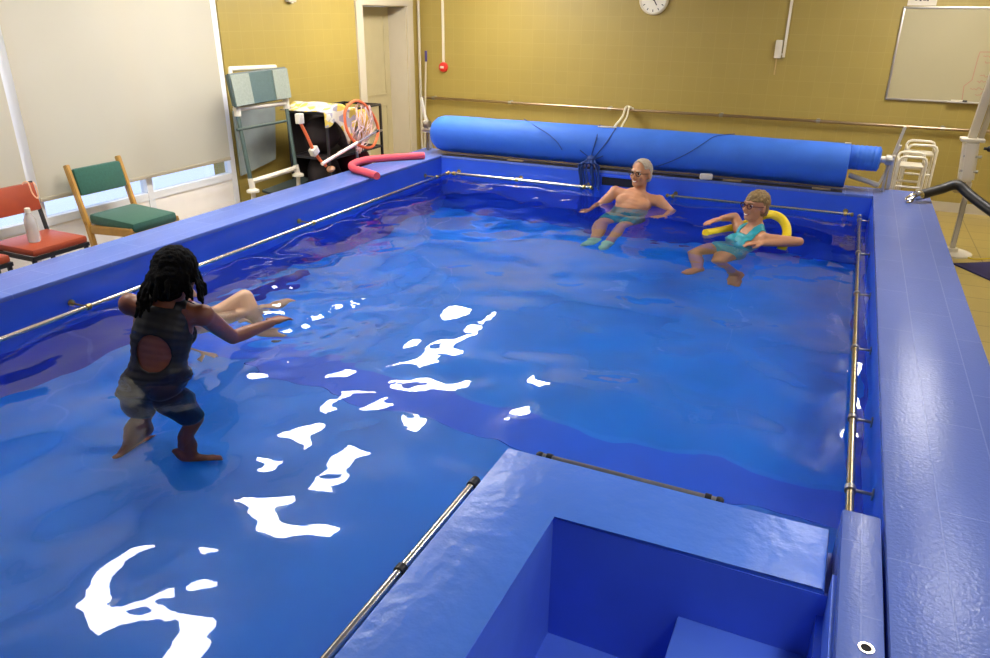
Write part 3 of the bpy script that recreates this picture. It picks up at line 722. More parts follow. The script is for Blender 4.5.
# orange hose with white connector on the left
pts = [P(300, 122, -4.44), P(306, 134, -4.43), P(313, 149, -4.42), P(320, 160, -4.42), P(326, 166, -4.42)]
t = thing('water_hose', P(313, 149, -4.42), 'orange tube with white connectors hanging at the left of the trolley', 'tube')
MB().tube(smooth_pts(pts, 5), .015, 8).build('tube', 'orange_foam', t)
c = P(314, 151, -4.42); MB().box(c-V((.03, .04, .035)), c+V((.03, .04, .035)), .006, R3('X', .5)).build('connector', 'white', t)
c = P(299.5, 118, -4.44); MB().box(c-V((.025, .035, .05)), c+V((.025, .035, .04)), .008).build('connector', 'white', t)
c = P(331, 169, -4.40); MB().ell(c, (.03, .055, .03)).build('connector', mat('peach_plastic', srgb(240, 190, 150), .5, var=0), t)
a, b = P(322, 164, -4.38), P(357, 143, -4.36)
t = thing('foam_dumbbell_pole', a.lerp(b, .5), 'pale pink plastic pole leaning across the trolley front', 'pole')
MB().tube([a, b], .017, 10).build('tube', mat('pale_pink_pipe', srgb(238, 214, 205), .4, var=0), t)
c2 = P(377, 131, -4.38); MB().tube([b, c2], .009, 8).build('tip_rod', 'greycloth', t); MB().ell(c2, (.02, .025, .018)).build('tip', 'black', t)

# ================================================================== BACK WALL FITTINGS
Yw = YB
# clock
c = py(654, -1, Yw-.03); c = V((c.x, Yw, c.z+.0))
t = thing('wall_clock', c, 'round white wall clock high on the yellow back wall', 'clock')
MB().lathe(c, [(.155, 0), (.165, .012), (.165, .035), (.15, .05), (.142, .05), (.142, .036)], (0, -1, 0), 40).build('rim', 'white', t)
MB().lathe(c+V((0, -.036, 0)), [(.143, 0), (.143, .003)], (0, -1, 0), 40).build('face', 'clockface', t)
for k in range(12):
    a = 2*PI*k/12; d = V((math.sin(a), 0, math.cos(a)))
    MB().bar(c+V((0, -.0405, 0))+d*.108, c+V((0, -.0405, 0))+d*.132, .008, .003, 0, (0, 1, 0)).build('hour_mark', 'ink', t, smooth=False)
for (ang, ln, w_) in ((2.6, .075, .011), (.3, .11, .008)):
    d = V((math.sin(ang), 0, math.cos(ang))); MB().bar(c+V((0, -.043, 0))-d*.02, c+V((0, -.043, 0))+d*ln, w_, .003, 0, (0, 1, 0)).build('hand', 'ink', t, smooth=False)
# whiteboard
a = py(905, 8, Yw); b = py(887, 98, Yw); x0, z1, z0 = .335, a.z, b.z; x1 = x0+1.8
t = thing('whiteboard', ((x0+x1)/2, Yw, z0), 'large white marker board with faded red writing on the back wall', 'whiteboard')
MB().box((x0, Yw-.018, z0), (x1, Yw-.004, z1)).build('board', 'wb', t, smooth=False)
fm = MB(); k = .014
fm.box((x0-k, Yw-.026, z0-k), (x1+k, Yw, z0+.004), .003).box((x0-k, Yw-.026, z1-.004), (x1+k, Yw, z1+k), .003).box((x0-k, Yw-.026, z0), (x0+.004, Yw, z1), .003).box((x1-.004, Yw-.026, z0), (x1+k, Yw, z1), .003)
fm.build('frame', 'alu', t)
MB().box((x0+.55, Yw-.07, z0-.012), (x0+.95, Yw-.015, z0), .003).build('pen_tray', 'alu', t)
# faded marker: outline of a tapering shape and rough lines of writing
fy = Yw-.0195
def stroke(bm, pts, w_=.007): 
    for p, q in zip(pts, pts[1:]): bm.bar((p[0], fy, p[1]), (q[0], fy, q[1]), w_, .0015, 0, (0, 1, 0))
ik = MB()
G = lambda x_, y_: (py(x_, y_, fy).x, py(x_, y_, fy).z)
stroke(ik, [G(962, 100), G(964, 86), G(972, 80), G(978, 58), G(980, 52), G(990, 52), G(1004, 53)])
ik.build('drawn_outline', 'redink', t, smooth=False)
rn = random.Random(4)
for (xa, xb, yy) in ((983, 1000, 57), (985, 1002, 62), (980, 1000, 76), (977, 996, 82), (970, 990, 89), (975, 990, 94)):
    x_ = xa; pts = []
    while x_ < xb: pts.append(G(x_, yy+rn.uniform(-1.4, 1.4))); x_ += 1.3
    ik = MB(); stroke(ik, pts, .0055); ik.build('writing_line', 'redink', t, smooth=False)
# whiteboard pens
px0 = G(968, 100)[0]
t2 = thing('marker_pen', (x0+.62, Yw-.04, z0), 'white marker pen on the tray of the marker board', 'pen')
MB().tube([(x0+.58, Yw-.045, z0+.009), (x0+.68, Yw-.045, z0+.009)], .008, 10).build('barrel', 'white', t2); MB().tube([(x0+.68, Yw-.045, z0+.009), (x0+.72, Yw-.045, z0+.009)], .0088, 10).build('pen_cap', 'ink', t2)
# paper sign over the whiteboard
a, b = py(907, 6, Yw), py(936, 6, Yw)
t = thing('paper_sign', (a.x+.12, Yw, a.z), 'white paper notice with black marks above the marker board', 'sign')
MB().box((a.x, Yw-.004, a.z+.005), (b.x, Yw, a.z+.2)).build('sheet', 'paper', t, smooth=False)
tm = MB()
for i, (x_, w_) in enumerate(((.10, .018), (.13, .03), (.165, .015), (.06, .02))): tm.box((a.x+x_, Yw-.0055, a.z+.045+.004*(i % 2)), (a.x+x_+w_, Yw-.004, a.z+.068))
tm.build('marks', 'ink', t, smooth=False)
# socket with conduit
a, b = py(774, 58, Yw), py(783, 40, Yw); 
t = thing('wall_switch', ((a.x+b.x)/2, Yw, a.z), 'white pull switch box with a cable conduit on the back wall', 'switch')
MB().box((a.x, Yw-.045, a.z), (a.x+.07, Yw, b.z), .008).build('switch_box', 'white', t)
MB().box((a.x+.02, Yw-.052, a.z+.08), (a.x+.05, Yw-.044, b.z-.05), .003).build('rocker', 'paper', t)
MB().box((a.x+.082, Yw-.02, a.z+.01), (a.x+.108, Yw, ZC)).box((a.x+.066, Yw-.012, a.z+.03), (a.x+.09, Yw, a.z+.05)).build('conduit', 'white', t, smooth=False)
MB().box((a.x+.02, Yw-.012, a.z-.17), (a.x+.034, Yw, a.z)).build('cable', mat('beige_cable', srgb(196, 168, 106), .6, var=0), t, smooth=False)
# fire alarm button with conduit
c = py(444, 67, Yw); c = V((c.x, Yw, c.z))
t = thing('fire_alarm_button', c, 'red fire alarm button under a white conduit on the back wall', 'alarm')
MB().lathe(c, [(.06, 0), (.062, .02), (.055, .04), (.03, .048), (.01, .05)], (0, -1, 0), 28).build('case', 'red', t)
MB().box(c+V((-.032, -.052, -.014)), c+V((.022, -.044, .014)), .003).build('label_plate', 'white', t)
MB().box((c.x-.014, Yw-.018, c.z+.055), (c.x+.014, Yw, ZC)).build('conduit', 'white', t, smooth=False)
# mop handle in the corner
a = V((-5.06, YB-.13, 1.37)); b = V((-5.10, YB-.16, .02))
t = thing('mop', b, 'mop with a cream handle and purple grip standing in the corner', 'mop')
MB().tube([b+V((0, 0, .1)), a], .012, 8).build('handle', 'cream', t)
MB().tube([a-V((0, 0, .07)), a+V((0, 0, .06))], .017, 10).build('grip', 'purple', t)
mp = MB().lathe(b+V((0, 0, .08)), [(.03, 0), (.03, .05)], (0, 0, 1), 12)
for k in range(24):
    aa = 2*PI*k/24; mp.tube(smooth_pts([b+V((.02*math.cos(aa), .02*math.sin(aa), .09)), b+V((.07*math.cos(aa), .07*math.sin(aa), .06)), b+V((.09*math.cos(aa), .09*math.sin(aa), .005))], 3), .008, 5)
mp.build('mop_head', 'whitecord', t)
# second pipe stub near the corner: small white float hung left of reel is part of the reel stand
# sensor above the yellow side wall
c = pxx(289, 1, XL); MB_ = MB().box((XL, c.y-.06, c.z-.01), (XL+.05, c.y+.06, c.z+.06), .012)
t = MB_.build('wall_sensor', 'cream'); tag(t, 'small cream sensor box high on the yellow wall left of the door', 'sensor')
MB().lathe((XL+.025, c.y, c.z-.02), [(.02, 0), (.022, .012)], (0, 0, 1), 14).build('sensor_eye', 'white', t)

# ================================================================== WHITE TUBULAR CHAIRS behind the deck corner
def tub_chair(ox, oy, h, label, w_=.26, d_=.36):
    t = thing('shower_stool', (ox+w_/2, oy, 0), label, 'stool', 'white tubular stools by the back wall')
    r_ = .0125
    for y_ in (oy, oy+d_):
        k = .04
        pts = [(ox, y_, 0.0), (ox, y_, h-k), (ox+.012, y_, h-.012), (ox+k, y_, h), (ox+w_-k, y_, h), (ox+w_-.012, y_, h-.012), (ox+w_, y_, h-k), (ox+w_, y_, 0.0)]
        MB().tube(pts, r_, 10).build('leg_hoop', 'pvc', t)
        MB().tube([(ox, y_, h-.27), (ox+w_, y_, h-.27)], r_*.9, 8).build('cross_bar', 'pvc', t)
    MB().tube([(ox, oy, h-.05), (ox, oy+d_, h-.05)], r_*.9, 8).tube([(ox+w_, oy, h-.05), (ox+w_, oy+d_, h-.05)], r_*.9, 8).build('cross_bar', 'pvc', t)
    MB().box((ox+.014, oy+.02, h-.10), (ox+w_-.014, oy+d_-.02, h-.085), .004).build('seat', 'pvc', t)
    return t
tub_chair(.50, 7.75, .72, 'white tubular stool behind the deck corner, nearer one', .22, .30)
tub_chair(.575, 8.12, .78, 'white tubular stool behind the nearer stool, close to the back wall', .24, .30)

# ================================================================== POOL HOIST
hb = V((1.02, 7.3, 0))
t = thing('pool_hoist', hb, 'cream pool hoist with a black spreader arm beside the right deck', 'hoist')
A = py(951, 246, 7.3); 
MB().lathe((hb.x, hb.y, 0), [(.16, 0), (.16, .012), (.05, .02), (.045, .05)], (0, 0, 1), 28).build('base_plate', 'whitepaint', t)
p0, p1 = py(953, 246, 7.3), py(957, 190, 7.3)
MB().bar((hb.x, hb.y, .02), (hb.x, hb.y, .62), .05, .04, .006).build('post', 'whitepaint', t)
MB().bar((hb.x, hb.y-.012, .10), (hb.x, hb.y-.012, .50), .018, .04, .003).build('slot', 'steel_dull', t)
s0, s1 = py(962, 178, 7.25), py(972, 141, 7.25)
MB().bar((.985, 7.27, .63), (.955, 7.27, .96), .145, .11, .018).build('actuator_body', 'white', t)
MB().box((.875, 7.20, .955), (1.045, 7.34, .98), .004).build('collar', 'white', t)
MB().bar((.955, 7.28, .97), (1.0, 7.30, 1.50), .085, .06, .006).build('mast', 'cream', t)
MB().bar((1.02, 7.30, .97), (1.065, 7.32, 1.50), .036, .04, .004).build('mast', 'cream', t)
MB().tube([(.955, 7.25, 1.02), (.96, 7.25, 1.08), (.97, 7.25, 1.02)], .006, 6).build('pin', 'black', t)
for z in (.72, .84): MB().lathe((.93, 7.225, z), [(.013, -.01), (.013, .12)], (1, 0, 0), 10).build('bolt', 'steel_dull', t)
hub = py(957, 186, 7.15)
MB().lathe(hub-V((0, .05, 0)), [(.05, 0), (.05, .12)], (0, 1, 0), 18).bar(hub+V((0, .06, 0)), (hb.x-.02, hb.y-.02, hub.z+.06), .035, .035, .004).build('hub', 'steel', t)
e1, e2 = py(920, 195, 6.95), py(994, 213, 6.85)
ex = hub + (e2-hub)*2.0
MB().tube(smooth_pts([e1, e1.lerp(hub, .55)+V((0, 0, .006)), hub+V((0, -.04, .014)), hub.lerp(ex, .25)+V((0, 0, .0)), ex], 5), .040, 12).build('spreader_arm', 'black', t)
hk = e1-V((.02, 0, 0)); d = (e1-hub).normalized()
MB().lathe(e1, [(.035, -.02), (.043, 0), (.043, .03), (.028, .045)], d, 16).build('end_sleeve', 'steel', t)
HK = [e1+d*.04+V((0, 0, .012)), e1+d*.08+V((0, 0, .02)), e1+d*.12+V((0, 0, .005)), e1+d*.125+V((0, 0, -.03)), e1+d*.085+V((0, 0, -.04)), e1+d*.05+V((0, 0, -.028))]
MB().tube(smooth_pts(HK, 5), .009, 8).tube(smooth_pts([e1+d*.03, e1+d*.07+V((0, -.02, -.005)), e1+d*.11+V((0, -.02, -.012))], 4), .008, 8).build('hook', 'steel', t)
kk = py(990, 149, 7.3); MB().ell(kk+V((.0, 0, 0)), (.025, .025, .025)).tube([kk, (1.06, 7.3, kk.z)], .012, 8).build('knob', 'black', t)
# purple mat and yellow cable on the floor
a, b, c, d = pz(953, 263, .012), pz(978, 259, .012), pz(1040, 262, .012), pz(1030, 297, .012)
e1_ = (d-a).normalized(); e2_ = V((-e1_.y, e1_.x, 0)); e2_ = e2_ if e2_.dot(b-a) > 0 else -e2_
tag(MB().prism([a, a+e1_*.95, a+e1_*.95+e2_*.5, a+e2_*.5], (0, 0, -.0115)).build('floor_mat', 'matpurple', smooth=False), 'dark purple mat on the tiled floor beside the right deck', 'mat')
pts = [pz(950, 251, .006), pz(957, 254, .006), pz(966, 257, .006), pz(974, 259, .006), pz(990, 258.5, .02), pz(1010, 256, .006)]
tag(MB().tube(smooth_pts(pts, 5), .006, 6).build('floor_cable', 'yellowcable'), 'thin yellow cable on the floor running to the purple mat', 'cable')

# ================================================================== CEILING LIGHTS
def ceil_light(x, y, label, sx=.5, sy=.95):
    t = thing('ceiling_light', (x, y, ZC), label, 'light', 'ceiling light panels above the pool')
    MB().box((x-sx/2-.03, y-sy/2-.03, ZC-.05), (x+sx/2+.03, y+sy/2+.03, ZC), .006).build('light_frame', 'whitepaint', t, smooth=False)
    MB().box((x-sx/2, y-sy/2, ZC-.13), (x+sx/2, y+sy/2, ZC-.051), .012).build('diffuser', 'lamp', t)
for i, y in enumerate((2.6, 4.75, 7.3)):
    ceil_light(-3.9, y, ('ceiling light over the left pool side, %s' % ('nearest', 'middle', 'farthest')[i]), .5, (.65, 1.0, 1.6)[i])
for i, y in enumerate((1.6, 4.4, 7.5)):
    ceil_light(.9, y, ('ceiling light over the right deck, %s' % ('nearest', 'middle', 'farthest')[i]), (.34, .34, .42)[i], (.6, .6, 1.0)[i])

# ================================================================== PEOPLE
def remeshed(mb, name, m, parent=None, voxel=.008, smooth=3, keep=None, thick=0, origin=None):
    me = bpy.data.meshes.new(name); mb.bm.to_mesh(me); mb.bm.free()
    tmp = bpy.data.objects.new('tmp', me); COL.objects.link(tmp)
    r = tmp.modifiers.new('r', 'REMESH'); r.mode = 'VOXEL'; r.voxel_size = voxel; r.adaptivity = 0
    if smooth:
        s = tmp.modifiers.new('s', 'SMOOTH'); s.factor = .5; s.iterations = smooth
    dg = bpy.context.evaluated_depsgraph_get(); ev = tmp.evaluated_get(dg)
    out = bpy.data.meshes.new_from_object(ev); bpy.data.objects.remove(tmp); bpy.data.meshes.remove(me)
    bm = bmesh.new(); bm.from_mesh(out); bpy.data.meshes.remove(out)
    if keep is not None:
        bmesh.ops.delete(bm, geom=[f for f in bm.faces if not keep(f.calc_center_median())], context='FACES')
        bmesh.ops.delete(bm, geom=[v for v in bm.verts if not v.link_faces], context='VERTS')
        # even out the cut edge
        for _ in range(4):
            be = [v for v in bm.verts if v.is_boundary]
            mv = {}
            for v in be:
                nb = [e.other_vert(v).co for e in v.link_edges if e.is_boundary]
                if len(nb) == 2: mv[v] = v.co*.5 + (nb[0]+nb[1])*.25
            for v, c in mv.items(): v.co = c
    b = MB(); b.bm.free(); b.bm = bm
    o = b.build(name, m, parent, ang=0, normals=False)
    if thick:
        sd = o.modifiers.new('thick', 'SOLIDIFY'); sd.thickness = thick; sd.offset = -1
    return o

def interp(tab, t):
    for (a, x), (b, y) in zip(tab, tab[1:]):
        if t <= b: k = (t-a)/(b-a); k = k*k*(3-2*k); return x+(y-x)*k
    return tab[-1][1]
TORSO = {
 'f': ([(0, .135), (.2, .17), (.45, .128), (.7, .142), (.88, .145), (1, .06)], [(0, .085), (.2, .112), (.45, .088), (.7, .102), (.88, .078), (1, .052)]),
 'm': ([(0, .13), (.2, .158), (.45, .150), (.7, .168), (.88, .165), (1, .065)], [(0, .085), (.2, .11), (.45, .112), (.7, .118), (.88, .088), (1, .055)])}

class Fig:
    def __init__(s, sex, P, C, N, R, head, f, tilt=0, hs=1.0):
        s.sex = sex; s.P, s.C, s.N = V(P), V(C), V(N); s.R = V(R).normalized(); s.H = V(head); s.hs = hs
        s.U = (s.N-s.P).normalized(); s.R = (s.R - s.U*s.R.dot(s.U)).normalized(); s.F = s.U.cross(s.R).normalized()
        s.f = V(f).normalized(); u = V((0, 0, 1)) if tilt == 0 else V(tilt).normalized()
        s.r = s.f.cross(u).normalized(); s.u = s.r.cross(s.f).normalized()
        s.hm = Matrix((s.r, s.f, s.u)).transposed()
    def spine(s, t): 
        B = s.C*2 - (s.P+s.N)*.5
        return s.P*(1-t)**2 + B*2*t*(1-t) + s.N*t*t
    def torso(s, mb, inf=0, t0=0, t1=1):
        W, D = TORSO[s.sex]; k = 16
        for i in range(k+1):
            t = t0+(t1-t0)*i/k; c = s.spine(t); d = (s.spine(min(t+.02, 1))-s.spine(max(t-.02, 0))).normalized()
            r = (s.R-d*s.R.dot(d)).normalized(); f = d.cross(r)
            mb.ell(c, (interp(W, t)+inf, interp(D, t)+inf, .055+inf*.5), Matrix((r, f, d)).transposed(), 20, 10)
        if t1 < 1: return mb
        if s.sex == 'f':
            for q in (-1, 1): mb.ell(s.spine(.68)+s.F*.075+s.R*q*.07, (.06+inf, .036+inf, .06+inf), Matrix((s.R, s.F, s.U)).transposed())
            for q in (-1, 1): mb.ell(s.spine(.1)-s.F*.055+s.R*q*.075, (.075+inf, .07+inf, .08+inf), Matrix((s.R, s.F, s.U)).transposed())
        else:
            for q in (-1, 1): mb.ell(s.spine(.74)+s.F*.07+s.R*q*.08, (.082+inf, .04+inf, .06+inf), Matrix((s.R, s.F, s.U)).transposed())
        return mb
    def h(s, x, y, z): return s.H + (s.r*x + s.f*y + s.u*z)*s.hs
    def head(s, mb):
        k = s.hs; E_ = lambda c, r: mb.ell(s.h(*c), [q*k for q in r], s.hm)
        E_((0, -.012, .025), (.075, .094, .088)); E_((0, .022, -.03), (.062, .066, .085)); E_((0, .05, -.082), (.04, .036, .028))
        E_((0, .03, -.075), (.052, .05, .035)); E_((0, .072, .028), (.05, .02, .014))
        for q in (-1, 1):
            E_((q*.037, .06, -.022), (.024, .026, .024)); E_((q*.076, -.008, -.012), (.010, .02, .033))
        mb.cap(s.h(0, .085, .012), .008*k, s.h(0, .106, -.026), .0125*k); E_((0, .1, -.03), (.017, .012, .009))
        mb.cap(s.N-s.U*.03, .058, s.h(0, -.02, -.07), .05)
        mb.cap(s.N-s.U*.02+s.R*.04, .035, s.spine(.9)+s.R*.13, .045); mb.cap(s.N-s.U*.02-s.R*.04, .035, s.spine(.9)-s.R*.13, .045)
    def arm(s, mb, sh, el, wr, d, n, thick=1.0, spread=.9, curl=.35):
        sh, el, wr = V(sh), V(el), V(wr); d = V(d).normalized(); n = V(n); n = (n-d*n.dot(d)).normalized(); a = n.cross(d).normalized()
        g = thick
        mb.ell(sh, (.056*g, .056*g, .058*g)); mb.cap(s.spine(.86)+(sh-s.spine(.86))*.5, .06*g, sh, .052*g)
        m1 = sh.lerp(el, .45); mb.cap(sh, .052*g, m1, .047*g).cap(m1, .047*g, el, .037*g)
        m2 = el.lerp(wr, .3); mb.cap(el, .037*g, m2, .039*g).cap(m2, .039*g, wr, .025*g)
        mb.ell(wr+d*.048, (.038, .052, .017), Matrix((a, d, n)).transposed())
        for i, (o_, l) in enumerate(((-.03, .062), (-.010, .074), (.010, .07), (.029, .055))):
            b0 = wr+d*.085+a*o_; dd = (d+a*o_*4*spread).normalized()
            b1 = b0+dd*l*.5-n*l*.12*curl*2; b2 = b1+dd*l*.42-n*l*.55*curl
            mb.cap(b0-d*.02, .0098, b1, .009, 8).cap(b1, .009, b2, .0078, 8)
        return a
    def thumb(s, mb, wr, d, n, side):
        d = V(d).normalized(); n = V(n); n = (n-d*n.dot(d)).normalized(); a = n.cross(d).normalized()*side
        p = V(wr)+d*.022+a*.026; q = p+(d*.6+a*.75-n*.2).normalized()*.04; e_ = q+(d*.9+a*.3-n*.3).normalized()*.032
        mb.cap(p, .014, q, .0115, 8).cap(q, .0115, e_, .0095, 8)
    def leg(s, mb, hip, kn, an, toe, thick=1.0, inf=0, only=None):
        hip, kn, an, toe = V(hip), V(kn), V(an), V(toe); g = thick
        m1 = hip.lerp(kn, .35)
        mb.cap(hip, .085*g+inf, m1, .080*g+inf); 
        if only: 
            mb.cap(m1, .080*g+inf, hip.lerp(kn, only), .07*g+inf); return
        mb.cap(m1, .080*g, kn, .055*g)
        m2 = kn.lerp(an, .3); back = (an-kn).normalized()
        mb.cap(kn, .054*g, m2, .056*g).cap(m2, .056*g, an, .036*g)
        d = (toe-an).normalized(); mb.cap(an-d*.03, .036, an+(toe-an)*.55, .036); mb.cap(an+(toe-an)*.5, .036, toe, .024)
        sd = d.cross(V((0, 0, 1)) if abs(d.z) < .8 else s.R).normalized(); upv = sd.cross(d)
        mb.ell(an.lerp(toe, .75), (.042, .06, .022), Matrix((sd, d, upv)).transposed())
        for i in range(5): mb.cap(toe+sd*(.028-.014*i), .012-.001*i, toe+sd*(.03-.014*i)+d*(.028-.003*i), .010-.0008*i, 8)
    def face(s, o, smile=True, skin='lips'):
        k = s.hs
        for q in (-1, 1):
            e_ = MB().ell(s.h(q*.031, .0715, .008), (.012*k,)*3).build('eye', 'eye', o)
            MB().ell(s.h(q*.031, .0805, .008), (.008*k, .004*k, .008*k), s.hm).build('iris', 'iris', e_)
            MB().cap(s.h(q*.016, .089, .030), .0045*k, s.h(q*.045, .076, .032), .003*k, 8).build('eyebrow', s.brow, o)
        pts = [s.h(x, .088-abs(x)*.42+.0, -.060+ (abs(x)**2)*14) for x in (-.027, -.018, -.009, 0, .009, .018, .027)]
        MB().tube(pts, [.003*k, .0055*k, .0065*k, .0065*k, .0065*k, .0055*k, .003*k], 8).build('lips', 'lips', o)
        if smile:
            pts = [s.h(x, .0935-abs(x)*.42, -.0585+(abs(x)**2)*14) for x in (-.018, -.009, 0, .009, .018)]
            MB().tube(pts, [.002*k, .004*k, .0045*k, .004*k, .002*k], 8).build('teeth', 'teeth', o)
    def glasses(s, o, m='ink', r_=.0028):
        fr_ = MB()
        for q in (-1, 1):
            P_ = [s.h(q*.034+.023*math.cos(2*PI*i/20), .099-.006*abs(math.cos(PI*i/10)), .008+.017*math.sin(2*PI*i/20)) for i in range(20)]
            fr_.tube(P_, r_, 6, True); fr_.tube([s.h(q*.057, .095, .012), s.h(q*.078, .06, .012), s.h(q*.08, 0, .006), s.h(q*.078, -.02, -.006)], r_, 6)
        fr_.tube([s.h(-.012, .099, .012), s.h(0, .103, .015), s.h(.012, .099, .012)], r_, 6)
        g = fr_.build('glasses', m, o)
    def local(s, p):
        d = p-s.P; return d.dot(s.R), d.dot(s.F), d.dot(s.U)
    def hlocal(s, p):
        d = (p-s.H)/s.hs; return d.dot(s.r), d.dot(s.f), d.dot(s.u)
    def hair(s, o, m, keep, inf=.012, extra=None, noise=.004, thick=.01):
        mb = MB(); mb.ell(s.h(0, -.014, .026), [(q+inf)*s.hs for q in (.075, .094, .09)], s.hm).ell(s.h(0, -.04, -.02), [(q+inf)*s.hs for q in (.066, .062, .07)], s.hm)
        if extra: extra(mb)
        h_ = remeshed(mb, 'hair', m, o, .007, 2, keep=lambda p: keep(*s.hlocal(p)), thick=thick)
        for v in h_.data.vertices: v.co += v.normal*noise*mnoise.noise(V(v.co)*70)
        return h_

def person(mb, name, label, voxel, skin):
    o = remeshed(mb, name, skin, None, voxel, 3); tag(o, label, 'person'); return o

# ---------------- therapist: back to the camera, standing waist deep
R_ = (.91, .41, 0)
T = Fig('f', (-2.80, 2.205, .07), (-2.805, 2.275, .36), (-2.785, 2.365, .61), R_, (-2.765, 2.42, .715), (-.35, .9, -.3))
T.brow = 'hair_black'
mb = MB(); T.torso(mb); T.head(mb)
shR, shL = T.spine(.9)+T.R*.175, T.spine(.9)-T.R*.175
T.arm(mb, shR, (-2.655, 2.60, .345), (-2.655, 2.89, .318), (-.1, 1, -.06), (.1, 0, 1), .95); T.thumb(mb, (-2.655, 2.89, .318), (-.1, 1, -.06), (.1, 0, 1), 1)
T.arm(mb, shL, (-3.06, 2.56, .36), (-3.10, 2.80, .24), (.1, 1, -.1), (0, 0, 1), .95); T.thumb(mb, (-3.10, 2.80, .24), (.1, 1, -.1), (0, 0, 1), -1)
hR, hL = T.P+T.R*.09-T.U*.03, T.P-T.R*.09-T.U*.03
T.leg(mb, hL, (-2.93, 2.22, -.27), (-2.95, 2.05, -.56), (-3.0, 2.2, -.585))
T.leg(mb, hR, (-2.68, 2.31, -.27), (-2.66, 2.16, -.56), (-2.52, 2.25, -.585))
tp = person(mb, 'person', 'person in a black swimsuit standing in the water with back to the camera', .0075, 'skin_dark')
T.face(tp, False)
mb = MB(); T.torso(mb, .008)
for h_, k_ in ((hL, (-2.93, 2.22, -.27)), (hR, (-2.68, 2.31, -.27))): T.leg(mb, h_, k_, k_, k_, 1.0,   .008, only=.78)
for q in (-1, 1): mb.cap(T.N-T.U*.02+T.R*q*.045, .042, T.spine(.9)+T.R*q*.12, .052)
def suit_keep(p):
    l, b, u = T.local(p)
    if u < -.32: return False
    if b < 0:   # back: racer straps and keyhole
        if ((l+.012)/.082)**2 + ((u-.315)/.09)**2 < 1: return False
        if u > .38 and abs(l) > .14-.25*(u-.38): return False
        if u > .535: return abs(l) > .05 and abs(l) < .1
    else:
        if u > .36 and abs(l) > .12: return False
        if u > .44 and abs(l) < .05: return False
    return True
remeshed(mb, 'swimsuit', 'suit_black', tp, .008, 3, keep=suit_keep, thick=.004)
# hair: gathered mass of dreadlocks
mb = MB(); mb.ell(T.h(0, -.03, .04), (.104, .115, .108), T.hm).ell(T.h(0, -.09, -.01), (.095, .075, .085), T.hm).ell(T.h(-.03, -.06, -.06), (.08, .06, .06), T.hm)
rl_ = random.Random(12)
for k in range(46):
    a = rl_.uniform(-2.6, 2.6)-PI/2; sx, sy = math.cos(a), math.sin(a)
    top = T.h(.09*sx, -.03+.1*sy, rl_.uniform(-.02, .09)); L_ = rl_.uniform(.03, .075) if (sy < .3 and sx > -.35) else (rl_.uniform(.08, .15) if sx <= -.35 else .04)
    out = rl_.uniform(1.0, 1.25)
    mid = T.h(.108*sx*out, -.03+.118*sy*out, -.02-L_*.4); low = T.h(.108*sx*out*1.05+rl_.uniform(-.012, .012), -.035+.118*sy*out, -.05-L_)
    if sx < -.2: low = low - T.r*rl_.uniform(.0, .05); mid = mid - T.r*.015
    pts = smooth_pts([top, mid, low], 4); 
    for p, q in zip(pts, pts[1:]): mb.cap(p, .0085, q, .008, 7)
hr_ = remeshed(mb, 'hair', 'hair_black', tp, .0055, 1, keep=lambda p: (lambda l: not (l[1] > .055 and l[2] < .03))(T.hlocal(p)))
for v in hr_.data.vertices: v.co += v.normal*.006*mnoise.noise(V(v.co)*55)

# ---------------- client floating in front of the therapist
K = Fig('f', (-3.22, 2.86, .04), (-3.36, 2.86, .09), (-3.39, 2.87, .265), (.25, -.95, 0), (-3.34, 2.90, .40), (.8, .4, -.1))
K.brow = 'hair_brown'
mb = MB(); K.torso(mb); K.head(mb)
kR, kL = K.spine(.9)+K.R*.165, K.spine(.9)-K.R*.165
K.arm(mb, kL, (-3.40, 3.12, .05), (-3.22, 3.20, -.1), (1, .2, -.6), (0, 0, 1), .9); K.thumb(mb, (-3.22, 3.20, -.1), (1, .2, -.6), (0, 0, 1), 1)
K.arm(mb, kR, (-3.25, 2.60, .08), (-3.05, 2.70, -.05), (1, .4, -.5), (0, 0, 1), .9); K.thumb(mb, (-3.05, 2.70, -.05), (1, .4, -.5), (0, 0, 1), -1)
K.leg(mb, (-3.21, 2.95, .15), (-3.03, 3.10, .325), (-2.84, 3.02, .07), (-2.72, 3.02, .0))
K.leg(mb, (-3.17, 2.80, .12), (-3.0, 3.0, .235), (-2.93, 3.20, .21), (-2.89, 3.31, .235))
kp = person(mb, 'person', 'person with bare pale legs floating in front of the one in black', .0075, 'skin_pale')
K.face(kp, False)
mb = MB(); K.torso(mb, .007)
def k_keep(p):
    l, b, u = K.local(p); return not (u > .24 and abs(l) > .11) and not (u > .32 and abs(l) < .05)
remeshed(mb, 'swimsuit', 'suit_teal', kp, .009, 3, keep=k_keep, thick=.004)
K.hair(kp, 'hair_brown', lambda x, y, z: (y < .03 or z > .07) and z > -.09)

# ---------------- bather by the far wall
B = Fig('m', (-1.645, 6.42, .0), (-1.64, 6.52, .19), (-1.61, 6.67, .40), (-.98, -.1, 0), (-1.60, 6.645, .568), (-.34, -.94, .02), hs=1.08)
B.brow = 'hair_grey'
mb = MB(); B.torso(mb); B.head(mb)
bR, bL = B.spine(.9)+B.R*.205, B.spine(.9)-B.R*.205
B.arm(mb, bR, (-1.95, 6.56, .24), (-1.955, 6.36, .20), (-.3, -1, -.1), (0, .0, 1)); B.thumb(mb, (-1.955, 6.36, .20), (-.3, -1, -.1), (0, 0, 1), -1)
B.arm(mb, bL, (-1.28, 6.60, .25), (-1.30, 6.40, .20), (-.45, -.8, 0), (0, 0, 1)); B.thumb(mb, (-1.30, 6.40, .20), (-.45, -.8, 0), (0, 0, 1), 1)
kR_, kL_ = (-1.76, 6.02, .10), (-1.58, 6.01, .09)
